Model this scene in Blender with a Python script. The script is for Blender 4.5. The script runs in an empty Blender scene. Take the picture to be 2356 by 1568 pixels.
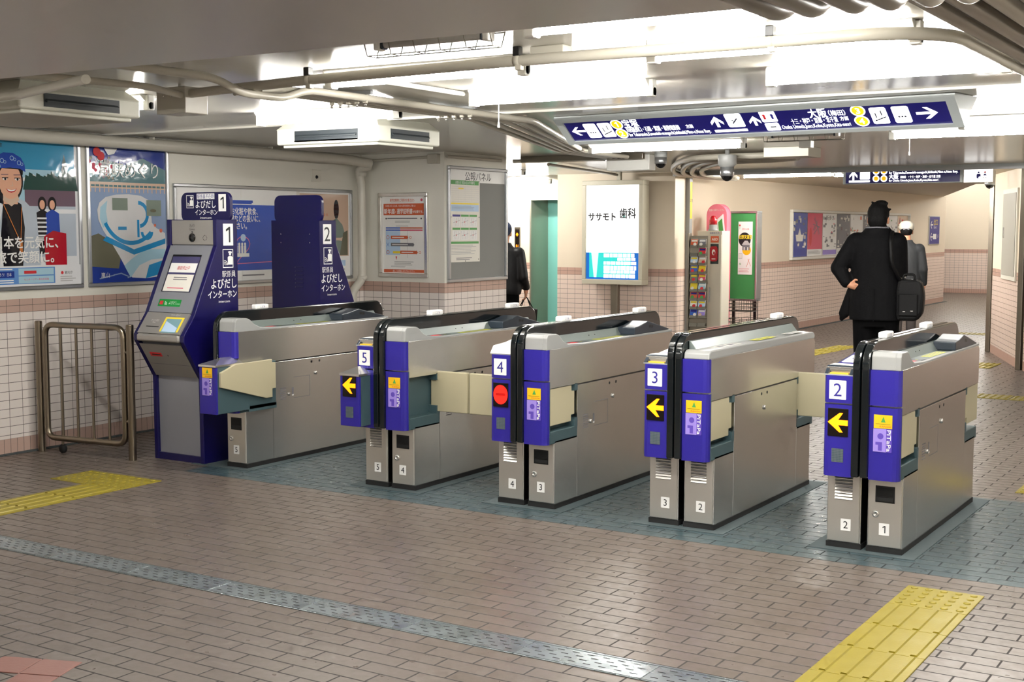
import bpy, bmesh, math, random
from mathutils import Vector as V3, Matrix
random.seed(7)
SC = bpy.context.scene
COL = SC.collection
PI = math.pi
ZC = 2.16                      # ceiling height

# ------------------------------------------------------------------ materials
MATS = {}
def srgb(c):
    return tuple(((x / 12.92) if x <= 0.04045 else ((x + 0.055) / 1.055) ** 2.4) for x in c)
def hexc(h):
    h = h.lstrip('#')
    return srgb(tuple(int(h[i:i + 2], 16) / 255 for i in (0, 2, 4)))
def mat(name, h, rough=0.5, metal=0.0, emit=0.0, bump=0.0, bscale=40.0, var=0.0, vscale=6.0, coat=0.0, spec=0.5, stretch=None, ehex=None, trans=0.0):
    m = bpy.data.materials.new(name); m.use_nodes = True
    nt = m.node_tree; b = nt.nodes['Principled BSDF']
    c = hexc(h)
    b.inputs['Base Color'].default_value = (*c, 1)
    b.inputs['Roughness'].default_value = rough
    b.inputs['Metallic'].default_value = metal
    b.inputs['Coat Weight'].default_value = coat
    b.inputs['Coat Roughness'].default_value = 0.06
    b.inputs['Specular IOR Level'].default_value = spec
    if trans:
        b.inputs['Transmission Weight'].default_value = trans
    if emit:
        b.inputs['Emission Color'].default_value = (*hexc(ehex or h), 1)
        b.inputs['Emission Strength'].default_value = emit
    if bump or var:
        tc = nt.nodes.new('ShaderNodeTexCoord'); mp = nt.nodes.new('ShaderNodeMapping')
        nt.links.new(tc.outputs['Object'], mp.inputs['Vector'])
        if stretch: mp.inputs['Scale'].default_value = stretch
        if var:
            n = nt.nodes.new('ShaderNodeTexNoise'); n.inputs['Scale'].default_value = vscale; n.inputs['Detail'].default_value = 4
            nt.links.new(mp.outputs['Vector'], n.inputs['Vector'])
            r = nt.nodes.new('ShaderNodeMapRange')
            r.inputs[1].default_value = 0.3; r.inputs[2].default_value = 0.7
            r.inputs[3].default_value = max(0.02, rough - var); r.inputs[4].default_value = min(1, rough + var)
            nt.links.new(n.outputs['Fac'], r.inputs[0]); nt.links.new(r.outputs[0], b.inputs['Roughness'])
        if bump:
            n2 = nt.nodes.new('ShaderNodeTexNoise'); n2.inputs['Scale'].default_value = bscale; n2.inputs['Detail'].default_value = 3
            nt.links.new(mp.outputs['Vector'], n2.inputs['Vector'])
            bp = nt.nodes.new('ShaderNodeBump'); bp.inputs['Strength'].default_value = bump; bp.inputs['Distance'].default_value = 0.01
            nt.links.new(n2.outputs['Fac'], bp.inputs['Height']); nt.links.new(bp.outputs['Normal'], b.inputs['Normal'])
    if emit and name != 'tube_glow': m.cycles.emission_sampling = 'NONE'
    MATS[name] = m
    return m

mat('steel', '#dddcd9', 0.25, 1.0)
_b = MATS['steel'].node_tree.nodes['Principled BSDF']; _t = MATS['steel'].node_tree.nodes.new('ShaderNodeTangent'); _t.direction_type = 'RADIAL'; _t.axis = 'Z'
_b.inputs['Anisotropic'].default_value = .85; _b.inputs['Anisotropic Rotation'].default_value = .25; MATS['steel'].node_tree.links.new(_t.outputs[0], _b.inputs['Tangent'])
mat('steel_door', '#d8d5ce', 0.36, 0.85)
mat('chrome', '#e2e0dc', 0.22, 0.9)
mat('rail_steel', '#8d8272', 0.28, 1.0)
mat('dull_steel', '#8f887c', 0.4, 1.0)
mat('cord_white', '#e8e6df', 0.5)
mat('black_rim', '#0b1114', 0.12, coat=0.4, spec=0.6)
mat('black', '#08090a', 0.4)
mat('rubber', '#101112', 0.7)
mat('dark_slot', '#050506', 0.8)
mat('gate_blue', '#282088', 0.32)
mat('kiosk_blue', '#0f0b48', 0.28, bump=0.02, bscale=300)
mat('kiosk_navy', '#100c42', 0.35)
mat('cap_grey', '#979896', 0.32)
mat('tray_grey', '#69726f', 0.35)
mat('teal', '#3c5257', 0.45, bump=0.03, bscale=200)
mat('hood_dark', '#27303a', 0.3)
mat('flap', '#b7ae90', 0.45, bump=0.02, bscale=120)
mat('white_print', '#f2f1ee', 0.45)
mat('off_white', '#e5e2d8', 0.45)
mat('ink', '#1c1c20', 0.5)
mat('ink_navy', '#2a2383', 0.5)
mat('ink_grey', '#75747a', 0.5)
mat('ink_lightgrey', '#b9b8b8', 0.5)
mat('ink_red', '#cf2b32', 0.5)
mat('ink_pink', '#d9546e', 0.5)
mat('ink_orange', '#d2623c', 0.45)
mat('ink_green', '#4a9a48', 0.5)
mat('ink_blue', '#2f5fc0', 0.5)
mat('ink_lightblue', '#b9d3ee', 0.5)
mat('ink_yellow', '#efd63a', 0.5)
mat('sticker_yellow', '#f2bd16', 0.45)
mat('sticker_lilac', '#9a86d8', 0.45)
mat('sticker_violet', '#5b46b0', 0.45)
mat('sticker_lime', '#cfd02a', 0.45)
mat('slot_yellow', '#e9b92e', 0.4)
mat('led_black', '#0d0604', 0.25)
mat('led_orange', '#ff8a10', 0.4, emit=3.0, ehex='#ff7a00')
mat('led_red', '#ff2018', 0.4, emit=2.2, ehex='#ff1408')
mat('led_stop', '#8a0d08', 0.4, emit=0.4, ehex='#ff1408')
mat('kiosk_grey', '#8e8f96', 0.38, 0.25, bump=0.02, bscale=400)
mat('kiosk_silver', '#a5a19c', 0.4, 0.5, bump=0.02, bscale=400)
mat('kiosk_glass', '#49466a', 0.15)
mat('slot_teal', '#7ea3ad', 0.2)
mat('paper', '#ece8de', 0.6)
mat('paper_white', '#f4f3f0', 0.55)
mat('green_btn', '#138a3a', 0.4)
mat('cream_paint', '#e2dfd2', 0.5)
mat('pipe_paint', '#cdc9bd', 0.36)
mat('conduit_paint', '#b9b4a6', 0.34)
mat('dark_pipe', '#8f897d', 0.3)
mat('ac_white', '#dcdccf', 0.42)
mat('ac_dark', '#2a3136', 0.5)
mat('ac_grille', '#a9a69b', 0.55)
mat('lamp_body', '#efeee8', 0.4)
mat('tube_glow', '#ffffff', 0.5, emit=205.0, ehex='#fffcf6')
mat('tube_off', '#b5b3ae', 0.25)
mat('sign_navy', '#15105c', 0.3, emit=0.10, ehex='#1a1470')
mat('sign_white', '#ffffff', 0.4, emit=1.6, ehex='#ffffff')
mat('sign_yellow', '#f2c21a', 0.4, emit=0.8, ehex='#f5b800')
mat('sign_mark', '#3a3a4a', 0.4)
mat('sign_frame', '#aeb3b3', 0.35, 0.3)
mat('lightbox_white', '#ffffff', 0.4, emit=1.3, ehex='#ffffff')
mat('lightbox_blue', '#0a5fb0', 0.4, emit=0.6, ehex='#0a66c8')
mat('lightbox_teal', '#22b3ae', 0.4, emit=0.9, ehex='#2cc0b8')
mat('lightbox_mint', '#a9ead2', 0.4, emit=1.2, ehex='#b8f2dc')
mat('lightbox_frame', '#d3cdb8', 0.45)
mat('elevator_steel', '#a8a696', 0.35, 0.7)
mat('elevator_teal', '#86d0c6', 0.4)
mat('elevator_glass', '#1d2b2c', 0.2)
mat('pink_stand', '#e8788c', 0.45)
mat('pink_deep', '#d65c78', 0.45)
mat('green_board', '#3f8f4e', 0.75)
mat('board_grey', '#8d8d8a', 0.85)
mat('alu', '#b7babd', 0.3, 0.9)
mat('aed_cream', '#cfcabb', 0.42)
mat('aed_red', '#b01222', 0.35)
mat('lamp_red', '#c01020', 0.15, coat=0.5)
mat('dome_black', '#0a0b0d', 0.08, coat=0.5)
mat('wire', '#4b4740', 0.4, 0.8)
mat('wire_grey', '#8d8a80', 0.4, 0.6)
mat('tactile', '#8a7c1b', 0.42, bump=0.05, bscale=90, var=0.08)
mat('drain_steel', '#8d9699', 0.28, 0.7, var=0.08, vscale=10)
mat('red_tile', '#80544a', 0.45, bump=0.06, bscale=60)
mat('mortar', '#3f4b4e', 0.7, bump=0.08, bscale=40)
mat('skin', '#c98f6f', 0.5)
mat('hair_black', '#070606', 0.7, spec=.15, bump=.3, bscale=90)
mat('coat_black', '#050507', 0.8, bump=0.12, bscale=60, spec=.15)
mat('jacket_black', '#0b0c10', 0.5, spec=.3, bump=0.15, bscale=40)
mat('trouser_black', '#040405', 0.85, spec=.1)
mat('jacket_grey', '#222427', 0.8, bump=0.1, bscale=50)
mat('trouser_grey', '#3b3635', 0.8)
mat('cap_white', '#b5b1a4', 0.7)
mat('beanie_navy', '#1b2742', 0.9, bump=0.1, bscale=150)
mat('bag_black', '#050506', 0.55, bump=0.06, bscale=80, spec=.2)
mat('shoe_black', '#0a0a0b', 0.3)
mat('tape_yellow', '#d8c32c', 0.5)
mat('poster_sky', '#3f95bd', 0.07, bump=0.25, bscale=5)
mat('poster_pale', '#a9cfe0', 0.07, bump=0.25, bscale=5)
mat('poster_white', '#e7e8ea', 0.07, bump=0.25, bscale=5)
mat('poster_tree', '#2b4a44', 0.07, bump=0.25, bscale=5)
mat('poster_roof', '#6f5a68', 0.07, bump=0.25, bscale=5)
mat('poster_skin', '#e2ac90', 0.07, bump=0.25, bscale=5)
mat('poster_blue', '#2b4aa8', 0.07, bump=0.25, bscale=5)
mat('poster_black', '#1d1b22', 0.07, bump=0.25, bscale=5)
mat('poster_shirt', '#b9c3cf', 0.07, bump=0.25, bscale=5)
mat('poster_red', '#b3182a', 0.07, bump=0.25, bscale=5)
mat('poster_band', '#5f8fd0', 0.07, bump=0.25, bscale=5)
mat('poster_orange', '#c8783c', 0.07, bump=0.25, bscale=5)
mat('poster_hill', '#5a7f86', 0.07, bump=0.25, bscale=5)
mat('poster_water', '#8fa3c4', 0.07, bump=0.25, bscale=5)
mat('poster_deep', '#2a3f92', 0.07, bump=0.25, bscale=5)
mat('poster_boat', '#d9d9da', 0.05, bump=0.5, bscale=7)
mat('poster_cyan', '#2d8ec6', 0.07, bump=0.25, bscale=5)
mat('poster_rock', '#6c6a58', 0.07, bump=0.25, bscale=5)
mat('poster_manner', '#3358bd', 0.1)
mat('poster_peach', '#d3b6a0', 0.1)
mat('poster_sage', '#7d8a80', 0.1)
mat('poster_pinkline', '#d77aa6', 0.1)

def brick_floor(name, c1, c2, mortar, rough):
    m = bpy.data.materials.new(name); m.use_nodes = True; nt = m.node_tree; b = nt.nodes['Principled BSDF']
    tc = nt.nodes.new('ShaderNodeTexCoord'); mp = nt.nodes.new('ShaderNodeMapping')
    mp.inputs['Location'].default_value = (0.02, 0.012, 0)
    br = nt.nodes.new('ShaderNodeTexBrick'); br.offset = 0.5
    br.inputs['Scale'].default_value = 1.0; br.inputs['Brick Width'].default_value = 0.206; br.inputs['Row Height'].default_value = 0.0845
    br.inputs['Mortar Size'].default_value = 0.0042; br.inputs['Mortar Smooth'].default_value = 0.25; br.inputs['Bias'].default_value = 0
    br.inputs['Color1'].default_value = (*hexc(c1), 1); br.inputs['Color2'].default_value = (*hexc(c2), 1); br.inputs['Mortar'].default_value = (*hexc(mortar), 1)
    nt.links.new(tc.outputs['Object'], mp.inputs['Vector']); nt.links.new(mp.outputs['Vector'], br.inputs['Vector'])
    n = nt.nodes.new('ShaderNodeTexNoise'); n.inputs['Scale'].default_value = 1.3; n.inputs['Detail'].default_value = 6
    nt.links.new(tc.outputs['Object'], n.inputs['Vector'])
    mx = nt.nodes.new('ShaderNodeMix'); mx.data_type = 'RGBA'; mx.blend_type = 'MULTIPLY'; mx.inputs['Factor'].default_value = 0.35
    cr = nt.nodes.new('ShaderNodeValToRGB'); cr.color_ramp.elements[0].color = (.62, .6, .58, 1); cr.color_ramp.elements[1].color = (1.15, 1.12, 1.1, 1)
    cr.color_ramp.elements[0].position = 0.3; cr.color_ramp.elements[1].position = 0.7
    nt.links.new(n.outputs['Fac'], cr.inputs['Fac']); nt.links.new(br.outputs['Color'], mx.inputs[6]); nt.links.new(cr.outputs['Color'], mx.inputs[7])
    nt.links.new(mx.outputs[2], b.inputs['Base Color'])
    n2 = nt.nodes.new('ShaderNodeTexNoise'); n2.inputs['Scale'].default_value = 22; n2.inputs['Detail'].default_value = 5
    nt.links.new(tc.outputs['Object'], n2.inputs['Vector'])
    rr = nt.nodes.new('ShaderNodeMapRange'); rr.inputs[1].default_value = .3; rr.inputs[2].default_value = .7; rr.inputs[3].default_value = rough - .07; rr.inputs[4].default_value = rough + .1
    nt.links.new(n2.outputs['Fac'], rr.inputs[0])
    ma = nt.nodes.new('ShaderNodeMix'); ma.data_type = 'FLOAT'; ma.inputs[3].default_value = 0.85
    nt.links.new(br.outputs['Fac'], ma.inputs['Factor']); nt.links.new(rr.outputs[0], ma.inputs[2]); nt.links.new(ma.outputs[0], b.inputs['Roughness'])
    sub = nt.nodes.new('ShaderNodeMath'); sub.operation = 'MULTIPLY_ADD'; sub.inputs[1].default_value = -1.0
    sc = nt.nodes.new('ShaderNodeMath'); sc.operation = 'MULTIPLY'; sc.inputs[1].default_value = 0.12
    nt.links.new(n2.outputs['Fac'], sc.inputs[0]); nt.links.new(br.outputs['Fac'], sub.inputs[0]); nt.links.new(sc.outputs[0], sub.inputs[2])
    bp = nt.nodes.new('ShaderNodeBump'); bp.inputs['Strength'].default_value = 0.35; bp.inputs['Distance'].default_value = 0.004
    nt.links.new(sub.outputs[0], bp.inputs['Height']); nt.links.new(bp.outputs['Normal'], b.inputs['Normal'])
    MATS[name] = m
brick_floor('floor_pink', '#695f58', '#61574f', '#2b2624', 0.34)
brick_floor('floor_grey', '#3e5054', '#384a51', '#1b2328', 0.32)

def wall_mat(name, axis, paint, base, base2):
    """tiled dado (white tiles, pink band, pink skirting course) with cream paint above; axis = the horizontal world axis"""
    m = bpy.data.materials.new(name); m.use_nodes = True; nt = m.node_tree; b = nt.nodes['Principled BSDF']
    N = nt.nodes.new; L = nt.links.new
    tc = N('ShaderNodeTexCoord'); sp = N('ShaderNodeSeparateXYZ'); L(tc.outputs['Object'], sp.inputs[0])
    cb = N('ShaderNodeCombineXYZ'); L(sp.outputs[axis], cb.inputs[0]); L(sp.outputs['Z'], cb.inputs[1])
    def br(w, h, c1, c2, off, lx, ly):
        mp = N('ShaderNodeMapping'); mp.inputs['Location'].default_value = (lx, ly, 0); L(cb.outputs[0], mp.inputs['Vector'])
        t = N('ShaderNodeTexBrick'); t.offset = off; t.inputs['Scale'].default_value = 1
        t.inputs['Brick Width'].default_value = w; t.inputs['Row Height'].default_value = h; t.inputs['Mortar Size'].default_value = 0.0018; t.inputs['Mortar Smooth'].default_value = .1
        t.inputs['Color1'].default_value = (*hexc(c1), 1); t.inputs['Color2'].default_value = (*hexc(c2), 1); t.inputs['Mortar'].default_value = (*hexc('#6e6862'), 1)
        L(mp.outputs[0], t.inputs['Vector']); return t
    tw = br(0.103, 0.0583, base, base, 0, 0.02, -0.008)
    tp = br(0.103, 0.046, base2, base2, 0, 0.02, -0.02)
    ts = br(0.0515, 0.2, base2, base2, 0, 0.02, 0.099)
    def step(v):
        s = N('ShaderNodeMath'); s.operation = 'GREATER_THAN'; s.inputs[1].default_value = v; L(sp.outputs['Z'], s.inputs[0]); return s
    def mix(f, a, c):
        x = N('ShaderNodeMix'); x.data_type = 'RGBA'; L(f.outputs[0], x.inputs['Factor']); L(a, x.inputs[6])
        if isinstance(c, tuple): x.inputs[7].default_value = (*c, 1)
        else: L(c, x.inputs[7])
        return x.outputs[2]
    c = mix(step(0.1), ts.outputs['Color'], tw.outputs['Color'])
    c = mix(step(0.942), c, tp.outputs['Color'])
    st = step(1.028)
    c = mix(st, c, hexc(paint))
    L(c, b.inputs['Base Color'])
    r = N('ShaderNodeMix'); r.data_type = 'FLOAT'; r.inputs[2].default_value = 0.22; r.inputs[3].default_value = 0.5; L(st.outputs[0], r.inputs['Factor']); L(r.outputs[0], b.inputs['Roughness'])
    inv = N('ShaderNodeMath'); inv.operation = 'SUBTRACT'; inv.inputs[0].default_value = 1; L(st.outputs[0], inv.inputs[1])
    mu = N('ShaderNodeMath'); mu.operation = 'MULTIPLY'; L(tw.outputs['Fac'], mu.inputs[0]); L(inv.outputs[0], mu.inputs[1])
    bp = N('ShaderNodeBump'); bp.invert = True; bp.inputs['Strength'].default_value = .4; bp.inputs['Distance'].default_value = .003
    L(mu.outputs[0], bp.inputs['Height']); L(bp.outputs['Normal'], b.inputs['Normal'])
    MATS[name] = m
wall_mat('wall_tiles_along', 'Y', '#e6e3d8', '#ebe2dc', '#c4a79a')
wall_mat('wall_tiles_across', 'X', '#e6e3d8', '#ebe2dc', '#c4a79a')
wall_mat('wall_warm_along', 'Y', '#eedfc8', '#eed8ca', '#cba696')
wall_mat('wall_warm_across', 'X', '#eedfc8', '#eed8ca', '#cba696')
mat('ceiling_gloss', '#c6c2b8', 0.2, bump=0.04, bscale=6, stretch=(1, 2.5, 1), spec=0.5)
mat('soffit_gloss', '#d2cec8', 0.3, bump=0.02, bscale=4, stretch=(0.6, 2, 1))
mat('ceiling_matt', '#d8cdb8', 0.5)

# ------------------------------------------------------------------ mesh builder
class MB:
    def __init__(s): s.v = []; s.f = []; s.mi = []; s.sm = []; s.mats = []
    def m(s, name):
        if name not in s.mats: s.mats.append(name)
        return s.mats.index(name)
    def add(s, vs, fs, mname, smooth=False):
        o = len(s.v); k = s.m(mname)
        s.v += [tuple(p) for p in vs]
        for f in fs: s.f.append(tuple(i + o for i in f)); s.mi.append(k); s.sm.append(smooth)
        return s
    def bm(s, bmx, mname, smooth=False):
        bmx.verts.index_update()
        s.add([v.co[:] for v in bmx.verts], [[v.index for v in f.verts] for f in bmx.faces], mname, smooth); bmx.free(); return s
    def box(s, x0, x1, y0, y1, z0, z1, m, bev=0.0, seg=2):
        if x0 > x1: x0, x1 = x1, x0
        if y0 > y1: y0, y1 = y1, y0
        vs = [(x0, y0, z0), (x1, y0, z0), (x1, y1, z0), (x0, y1, z0), (x0, y0, z1), (x1, y0, z1), (x1, y1, z1), (x0, y1, z1)]
        fs = [(3, 2, 1, 0), (4, 5, 6, 7), (0, 1, 5, 4), (1, 2, 6, 5), (2, 3, 7, 6), (3, 0, 4, 7)]
        if not bev: return s.add(vs, fs, m)
        b = bmesh.new(); bv = [b.verts.new(v) for v in vs]
        for f in fs: b.faces.new([bv[i] for i in f])
        bmesh.ops.bevel(b, geom=b.edges[:], offset=bev, segments=seg, affect='EDGES', profile=.5)
        return s.bm(b, m)
    def prism(s, pts, axis, a0, a1, m, bev=0.0):
        """polygon in the two other axes (cyclic order kept: x->(y,z), y->(x,z), z->(x,y)) extruded along axis"""
        def P(p, a): return {'x': (a, p[0], p[1]), 'y': (p[0], a, p[1]), 'z': (p[0], p[1], a)}[axis]
        b = bmesh.new(); A = [b.verts.new(P(p, a0)) for p in pts]; B = [b.verts.new(P(p, a1)) for p in pts]; n = len(pts)
        b.faces.new(A); b.faces.new(B[::-1])
        for i in range(n): b.faces.new([A[i], B[i], B[(i + 1) % n], A[(i + 1) % n]])
        bmesh.ops.recalc_face_normals(b, faces=b.faces[:])
        if bev: bmesh.ops.bevel(b, geom=[e for e in b.edges if e.calc_length() > bev * 2.2], offset=bev, segments=2, affect='EDGES', profile=.5)
        return s.bm(b, m)
    def tube(s, path, r, m, n=10, caps=True):
        path = [V3(p) for p in path]; rings = []; vs = []; fs = []
        t = (path[1] - path[0]).normalized(); u = t.orthogonal().normalized()
        for i, p in enumerate(path):
            if i == 0: d = path[1] - path[0]
            elif i == len(path) - 1: d = path[-1] - path[-2]
            else: d = (path[i + 1] - p).normalized() + (p - path[i - 1]).normalized()
            d.normalize(); u = (u - d * u.dot(d)); u = u.normalized() if u.length > 1e-6 else d.orthogonal().normalized(); w = d.cross(u)
            rr = r[i] if isinstance(r, (list, tuple)) else r
            for k in range(n):
                a = 2 * PI * k / n; vs.append(p + (u * math.cos(a) + w * math.sin(a)) * rr)
        for i in range(len(path) - 1):
            for k in range(n):
                fs.append((i * n + k, i * n + (k + 1) % n, (i + 1) * n + (k + 1) % n, (i + 1) * n + k))
        s.add(vs, fs, m, True)
        if caps:
            s.add(vs[:n], [tuple(range(n))[::-1]], m); s.add(vs[-n:], [tuple(range(n))], m)
        return s
    def lathe(s, prof, c, m, n=20, axis='z', smooth=True):
        vs = []; fs = []
        for (r, h) in prof:
            for k in range(n):
                a = 2 * PI * k / n; x, y = r * math.cos(a), r * math.sin(a)
                p = {'z': (x, y, h), 'y': (x, h, y), 'x': (h, x, y)}[axis]
                vs.append((c[0] + p[0], c[1] + p[1], c[2] + p[2]))
        for i in range(len(prof) - 1):
            for k in range(n): fs.append((i * n + k, i * n + (k + 1) % n, (i + 1) * n + (k + 1) % n, (i + 1) * n + k))
        fs.append(tuple(range(n))[::-1]); fs.append(tuple(range((len(prof) - 1) * n, len(prof) * n)))
        return s.add(vs, fs, m, smooth)
    def ball(s, c, r, m, n=12):
        if not isinstance(r, (tuple, list)): r = (r, r, r)
        b = bmesh.new(); bmesh.ops.create_uvsphere(b, u_segments=n, v_segments=max(6, n // 2), radius=1)
        for v in b.verts: v.co = V3((v.co.x * r[0] + c[0], v.co.y * r[1] + c[1], v.co.z * r[2] + c[2]))
        return s.bm(b, m, True)
    def quad(s, a, b, c, d, m): return s.add([a, b, c, d], [(0, 1, 2, 3)], m)

def fillet(path, rad, n=5):
    P = [V3(p) for p in path]; out = [P[0]]
    for i in range(1, len(P) - 1):
        a = (P[i - 1] - P[i]); b = (P[i + 1] - P[i]); r = min(rad, a.length * .49, b.length * .49)
        p0 = P[i] + a.normalized() * r; p1 = P[i] + b.normalized() * r
        for k in range(n + 1):
            t = k / n; out.append(p0 * (1 - t) ** 2 + P[i] * 2 * t * (1 - t) + p1 * t * t)
    out.append(P[-1]); return out
def rpoly(x0, y0, x1, y1, r, n=5):
    out = []
    for cx, cy, a0 in ((x1 - r, y0 + r, -PI / 2), (x1 - r, y1 - r, 0), (x0 + r, y1 - r, PI / 2), (x0 + r, y0 + r, PI)):
        for k in range(n + 1): a = a0 + PI / 2 * k / n; out.append((cx + r * math.cos(a), cy + r * math.sin(a)))
    return out

def obj(name, mb, parent=None, loc=None, kind=None, label=None, rot=0):
    me = bpy.data.meshes.new(name)
    me.from_pydata(mb.v, [], mb.f)
    for mn in mb.mats: me.materials.append(MATS[mn])
    me.polygons.foreach_set('material_index', mb.mi); me.polygons.foreach_set('use_smooth', mb.sm); me.update()
    o = bpy.data.objects.new(name, me); COL.objects.link(o)
    if parent: o.parent = parent
    if loc: o.location = loc
    if rot: o.rotation_euler = (0, 0, rot)
    if kind: o['kind'] = kind
    if label: o['label'] = label
    return o
def tag(o, label, cat, group=None):
    o['label'] = label; o['category'] = cat
    if group: o['group'] = group
    return o
def thing(name, label, cat, loc=(0, 0, 0), rotz=0, group=None):
    o = bpy.data.objects.new(name, None); COL.objects.link(o); o.location = loc; o.rotation_euler = (0, 0, rotz); o.empty_display_size = .05
    return tag(o, label, cat, group)
def struct(name, mb): return obj(name, mb, kind='structure')

# ------------------------------------------------------------------ lettering and flat print
TXT = {}
def text_mesh(t, bold):
    k = (t, bold)
    if k not in TXT:
        cu = bpy.data.curves.new('t', 'FONT'); cu.body = t; cu.size = 1; cu.resolution_u = 3
        o = bpy.data.objects.new('t', cu); COL.objects.link(o)
        dg = bpy.context.evaluated_depsgraph_get(); me = bpy.data.meshes.new_from_object(o.evaluated_get(dg))
        vs = [(v.co.x, v.co.y) for v in me.vertices]; fs = [tuple(p.vertices) for p in me.polygons]
        bpy.data.objects.remove(o); bpy.data.curves.remove(cu); bpy.data.meshes.remove(me)
        if not vs: vs = [(0, 0), (1, 0), (1, 1)]; fs = []
        xs = [v[0] for v in vs]; ys = [v[1] for v in vs]
        TXT[k] = (vs, fs, min(xs), max(xs), min(ys), max(ys))
    return TXT[k]
class Panel:
    """draws flat print on a plane: o = lower-left corner, U right, V up, w x h its size; coordinates are fractions unless abs"""
    def __init__(s, mb, o, U, V, w=1.0, h=1.0, eps=0.0006):
        s.mb = mb; s.o = V3(o); s.U = V3(U).normalized(); s.V = V3(V).normalized(); s.N = s.U.cross(s.V); s.w = w; s.h = h; s.e = eps; s.cnt = {}
    def lay(s, k):
        s.cnt[k] = c = s.cnt.get(k, 0) + 1
        return s.e * (k + min(c, 55) / 60)
    def poly(s, pts, m, k=1):
        d = s.N * s.lay(k); s.mb.add([s.o + s.U * (x * s.w) + s.V * (y * s.h) + d for x, y in pts], [tuple(range(len(pts)))], m)
    def rect(s, x0, y0, x1, y1, m, k=1): s.poly([(x0, y0), (x1, y0), (x1, y1), (x0, y1)], m, k)
    def rrect(s, x0, y0, x1, y1, r, m, k=1):
        ax, ay = r / s.w, r / s.h
        pts = []
        for cx, cy, a0 in ((x1 - ax, y0 + ay, -PI / 2), (x1 - ax, y1 - ay, 0), (x0 + ax, y1 - ay, PI / 2), (x0 + ax, y0 + ay, PI)):
            for q in range(5): a = a0 + PI / 2 * q / 4; pts.append((cx + ax * math.cos(a), cy + ay * math.sin(a)))
        s.poly(pts, m, k)
    def disc(s, x, y, r, m, k=1, n=24, ry=None):
        ry = ry or r
        s.poly([(x + r / s.w * math.cos(2 * PI * i / n), y + ry / s.h * math.sin(2 * PI * i / n)) for i in range(n)], m, k)
    def ring(s, x, y, r, t, m, k=1, n=28, a0=0, a1=2 * PI):
        for i in range(n):
            a, b = a0 + (a1 - a0) * i / n, a0 + (a1 - a0) * (i + 1) / n
            q = lambda rr, an: (x + rr / s.w * math.cos(an), y + rr / s.h * math.sin(an))
            s.poly([q(r - t, a), q(r, a), q(r, b), q(r - t, b)], m, k)
    def line(s, x0, y0, x1, y1, t, m, k=1):
        dx, dy = (x1 - x0) * s.w, (y1 - y0) * s.h; L = math.hypot(dx, dy) or 1; nx, ny = -dy / L * t / 2 / s.w, dx / L * t / 2 / s.h
        s.poly([(x0 - nx, y0 - ny), (x1 - nx, y1 - ny), (x1 + nx, y1 + ny), (x0 + nx, y0 + ny)], m, k)
    def arrow(s, x, y, L, m, k=1, ang=0, t=0.16, head=0.5):
        c, q = math.cos(ang), math.sin(ang)
        def R(pts): s.poly([(x + (a * c - b * q) * L / s.w, y + (a * q + b * c) * L / s.h) for a, b in pts], m, k)
        R([(-.5, -t / 2), (.3, -t / 2), (.3, t / 2), (-.5, t / 2)])
        h = head
        R([(.5, 0), (.5 - h * .85, h * .75), (.5 - h * .85 - t * 1.25, h * .75), (.5 - t * 1.35, 0)])
        R([(.5 - t * 1.35, 0), (.5 - h * .85 - t * 1.25, -h * .75), (.5 - h * .85, -h * .75), (.5, 0)])
    def text(s, t, x, y, h, m, k=2, w=None, al='c', rot=0, bold=0.0, fit=False, shear=0.0):
        """h = em height (or exact height when fit), w = exact width; (x,y) the centre of the string"""
        if t == '1': vs, fs, a, b, c, d = [(.20, 0), (.30, 0), (.30, .72), (.22, .72), (.02, .60), (.02, .50), (.20, .59)], [(0, 1, 2, 3, 6), (3, 4, 5, 6)], .02, .30, 0, .72
        else: vs, fs, a, b, c, d = text_mesh(t, 0)
        dd = s.N * s.lay(k)
        sy = h / (d - c) if fit else h
        sx = (w / (b - a)) if w else sy
        W, H = (b - a) * sx, (d - c) * sy
        ox = {'c': -W / 2, 'l': 0, 'r': -W}[al]
        cr, sr = math.cos(rot), math.sin(rot)
        bb = bold * sy * .8
        for e0, e1 in (((-bb, -bb), (bb, -bb), (-bb, bb), (bb, bb)) if bold else ((0, 0),)):
          out = []; dd = dd + s.N * 4e-6
          for (px, py) in vs:
            X = (px - a) * sx + ox + e0; Y = (py - c) * sy - H / 2 + e1; X += Y * shear
            X, Y = X * cr - Y * sr, X * sr + Y * cr
            out.append(s.o + s.U * (x * s.w + X) + s.V * (y * s.h + Y) + dd)
          s.mb.add(out, fs, m)
    def bars(s, x0, y0, x1, y1, n, m, k=1, fill=.45, jit=.25):
        for i in range(n):
            yy = y1 - (y1 - y0) * (i + .5) / n; hh = (y1 - y0) / n * fill / 2
            s.rect(x0, yy - hh, x1 - (x1 - x0) * jit * random.random(), yy + hh, m, k)
    def officer(s, x, y, h, m, frame=True, k=2):
        """pictogram: officer with cap beside sound waves in a rounded frame, h = height"""
        w = h * .78
        if frame:
            t = h * .045
            X0, X1, Y0, Y1 = x - w / 2 / s.w, x + w / 2 / s.w, y - h / 2 / s.h, y + h / 2 / s.h
            s.rect(X0, Y0, X1, Y0 + t / s.h, m, k); s.rect(X0, Y1 - t / s.h, X1, Y1, m, k); s.rect(X0, Y0, X0 + t / s.w, Y1, m, k); s.rect(X1 - t / s.w, Y0, X1, Y1, m, k)
        cx = x + .2 * w / s.w
        q = lambda a, b: (cx + a * h / s.w, y + b * h / s.h)
        s.poly([q(-.13, .30), q(.13, .28), q(.14, .36), q(0, .40), q(-.14, .37)], m, k)
        s.disc(*q(0, .24), h * .085, m, k, 14)
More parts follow.
